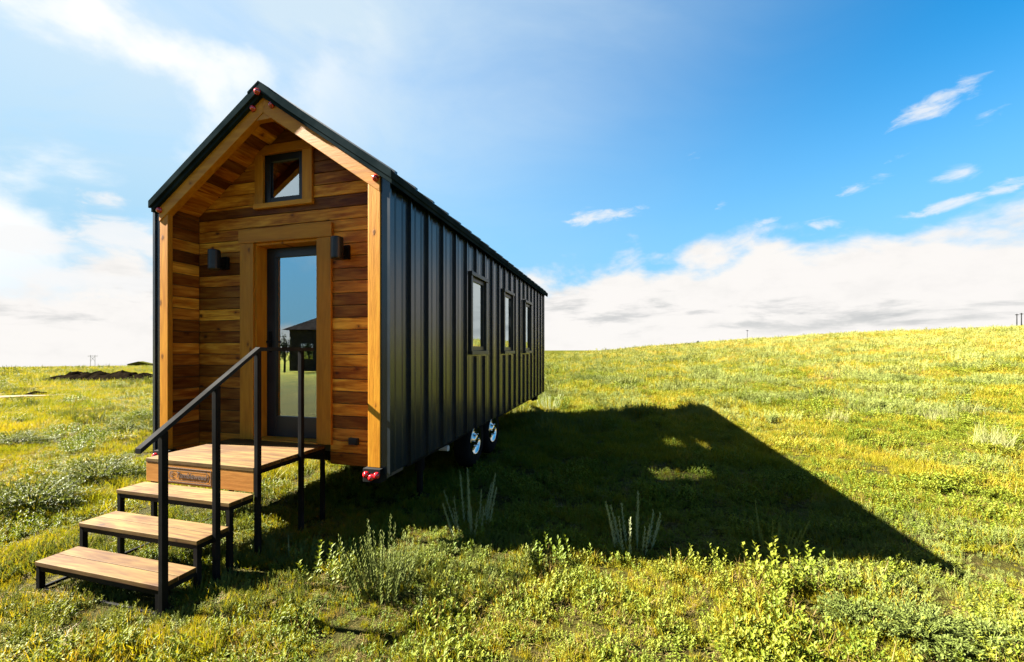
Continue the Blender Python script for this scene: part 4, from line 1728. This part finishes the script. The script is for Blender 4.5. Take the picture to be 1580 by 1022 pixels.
# ------------------------------------------------------------------ what the door glass mirrors: a dark house and a tree behind the camera
def mirrored(px, Yv):
    r = (px - 790) / F
    dx, dy = r * Yv - HX, Yv - HY
    u = 0.9664 * dx - 0.2572 * dy
    v = 0.2572 * dx + 0.9664 * dy
    v = 2 * 0.513 - v
    x, y = HX + 0.9664 * u + 0.2572 * v, HY - 0.2572 * u + 0.9664 * v
    return Vector((x, y, gz(x, y)))


def neighbour():
    a, b = mirrored(482, 40), mirrored(590, 40)
    c = (a + b) / 2
    L = (b - a).length
    ang = math.atan2(b.y - a.y, b.x - a.x)
    t = empty('farmhouse', (c.x, c.y, min(a.z, b.z)), ang)
    tag(t, 'dark hip roofed house mirrored in the door glass', 'house')
    m_wall = metal_mat('dark_brown_siding', (0.02, 0.017, 0.014), 0.9, spec=0.0)  # dark brown siding, slightly mottled at random
    m_roof = metal_mat('dark_shingle_roof', (0.006, 0.005, 0.005), 0.9, spec=0.0)
    W = 4.0
    hx = L / 2
    mb = MB()
    mb.box(-hx, hx, -W, W, -0.5, 3.55)
    mb.build('wall', m_wall, t)
    mb = MB()
    e, z0, z1 = 0.45, 3.55, 5.9
    A = [(-hx - e, -W - e, z0), (hx + e, -W - e, z0), (hx + e, W + e, z0), (-hx - e, W + e, z0)]
    r1, r2 = (-hx + 3.3, 0, z1), (hx - 3.3, 0, z1)
    mb.poly([A[0], A[1], r2, r1])
    mb.poly([A[2], A[3], r1, r2])
    mb.poly([A[1], A[2], r2])
    mb.poly([A[3], A[0], r1])
    mb.poly(A[::-1])
    mb.build('roof', m_roof, t)
    for sy in (-1, 1):
        for k in (-0.55, 0.0, 0.55):
            f = MB()
            y = sy * (W + 0.03)
            y0, y1 = min(sy * W + sy * 0.004, y), max(sy * W + sy * 0.004, y)
            f.box(k * hx - 0.6, k * hx + 0.6, y0, y1, 0.9, 2.4)
            w = f.build('window', M['black_frame'], t)
            f = MB()
            yy = sy * (W + 0.034)
            f.box(k * hx - 0.52, k * hx + 0.52, min(yy, yy - sy * 0.003), max(yy, yy - sy * 0.003), 0.98, 2.32)
            f.build('pane', M['glass'], w)
    # tree beside it
    p = mirrored(440, 34)
    tr = empty('tree', p)
    tag(tr, 'small dark tree mirrored in the door glass beside the reflected house', 'tree')
    mb = MB()
    mb.tube((0, 0, -0.3), (0.1, 0, 2.0), 0.10, 0.05, 8)
    r = random.Random(77)
    lb = MB()
    for k in range(26):
        d = rdir(r, 1.3)
        q0 = Vector((0.05, 0, r.uniform(0.7, 2.0)))
        q1 = q0 + Vector((d.x * 0.9, d.y * 0.9, abs(d.z) * 1.2))
        q1.z = min(q1.z, 3.5)
        mb.tube(q0, q1, 0.03, 0.01, 5)
        for _ in range(34):
            leaf(lb, q0.lerp(q1, r.uniform(0.4, 1.05)) + rdir(r, 3.1) * 0.18, rdir(r, 3.1), 0.16, 0.09, Vector((0, 0, 1)), r.random())
    mb.build('trunk', M['dirt'], tr)
    lb.build('crown', M['dark_leaf'], tr)


neighbour()
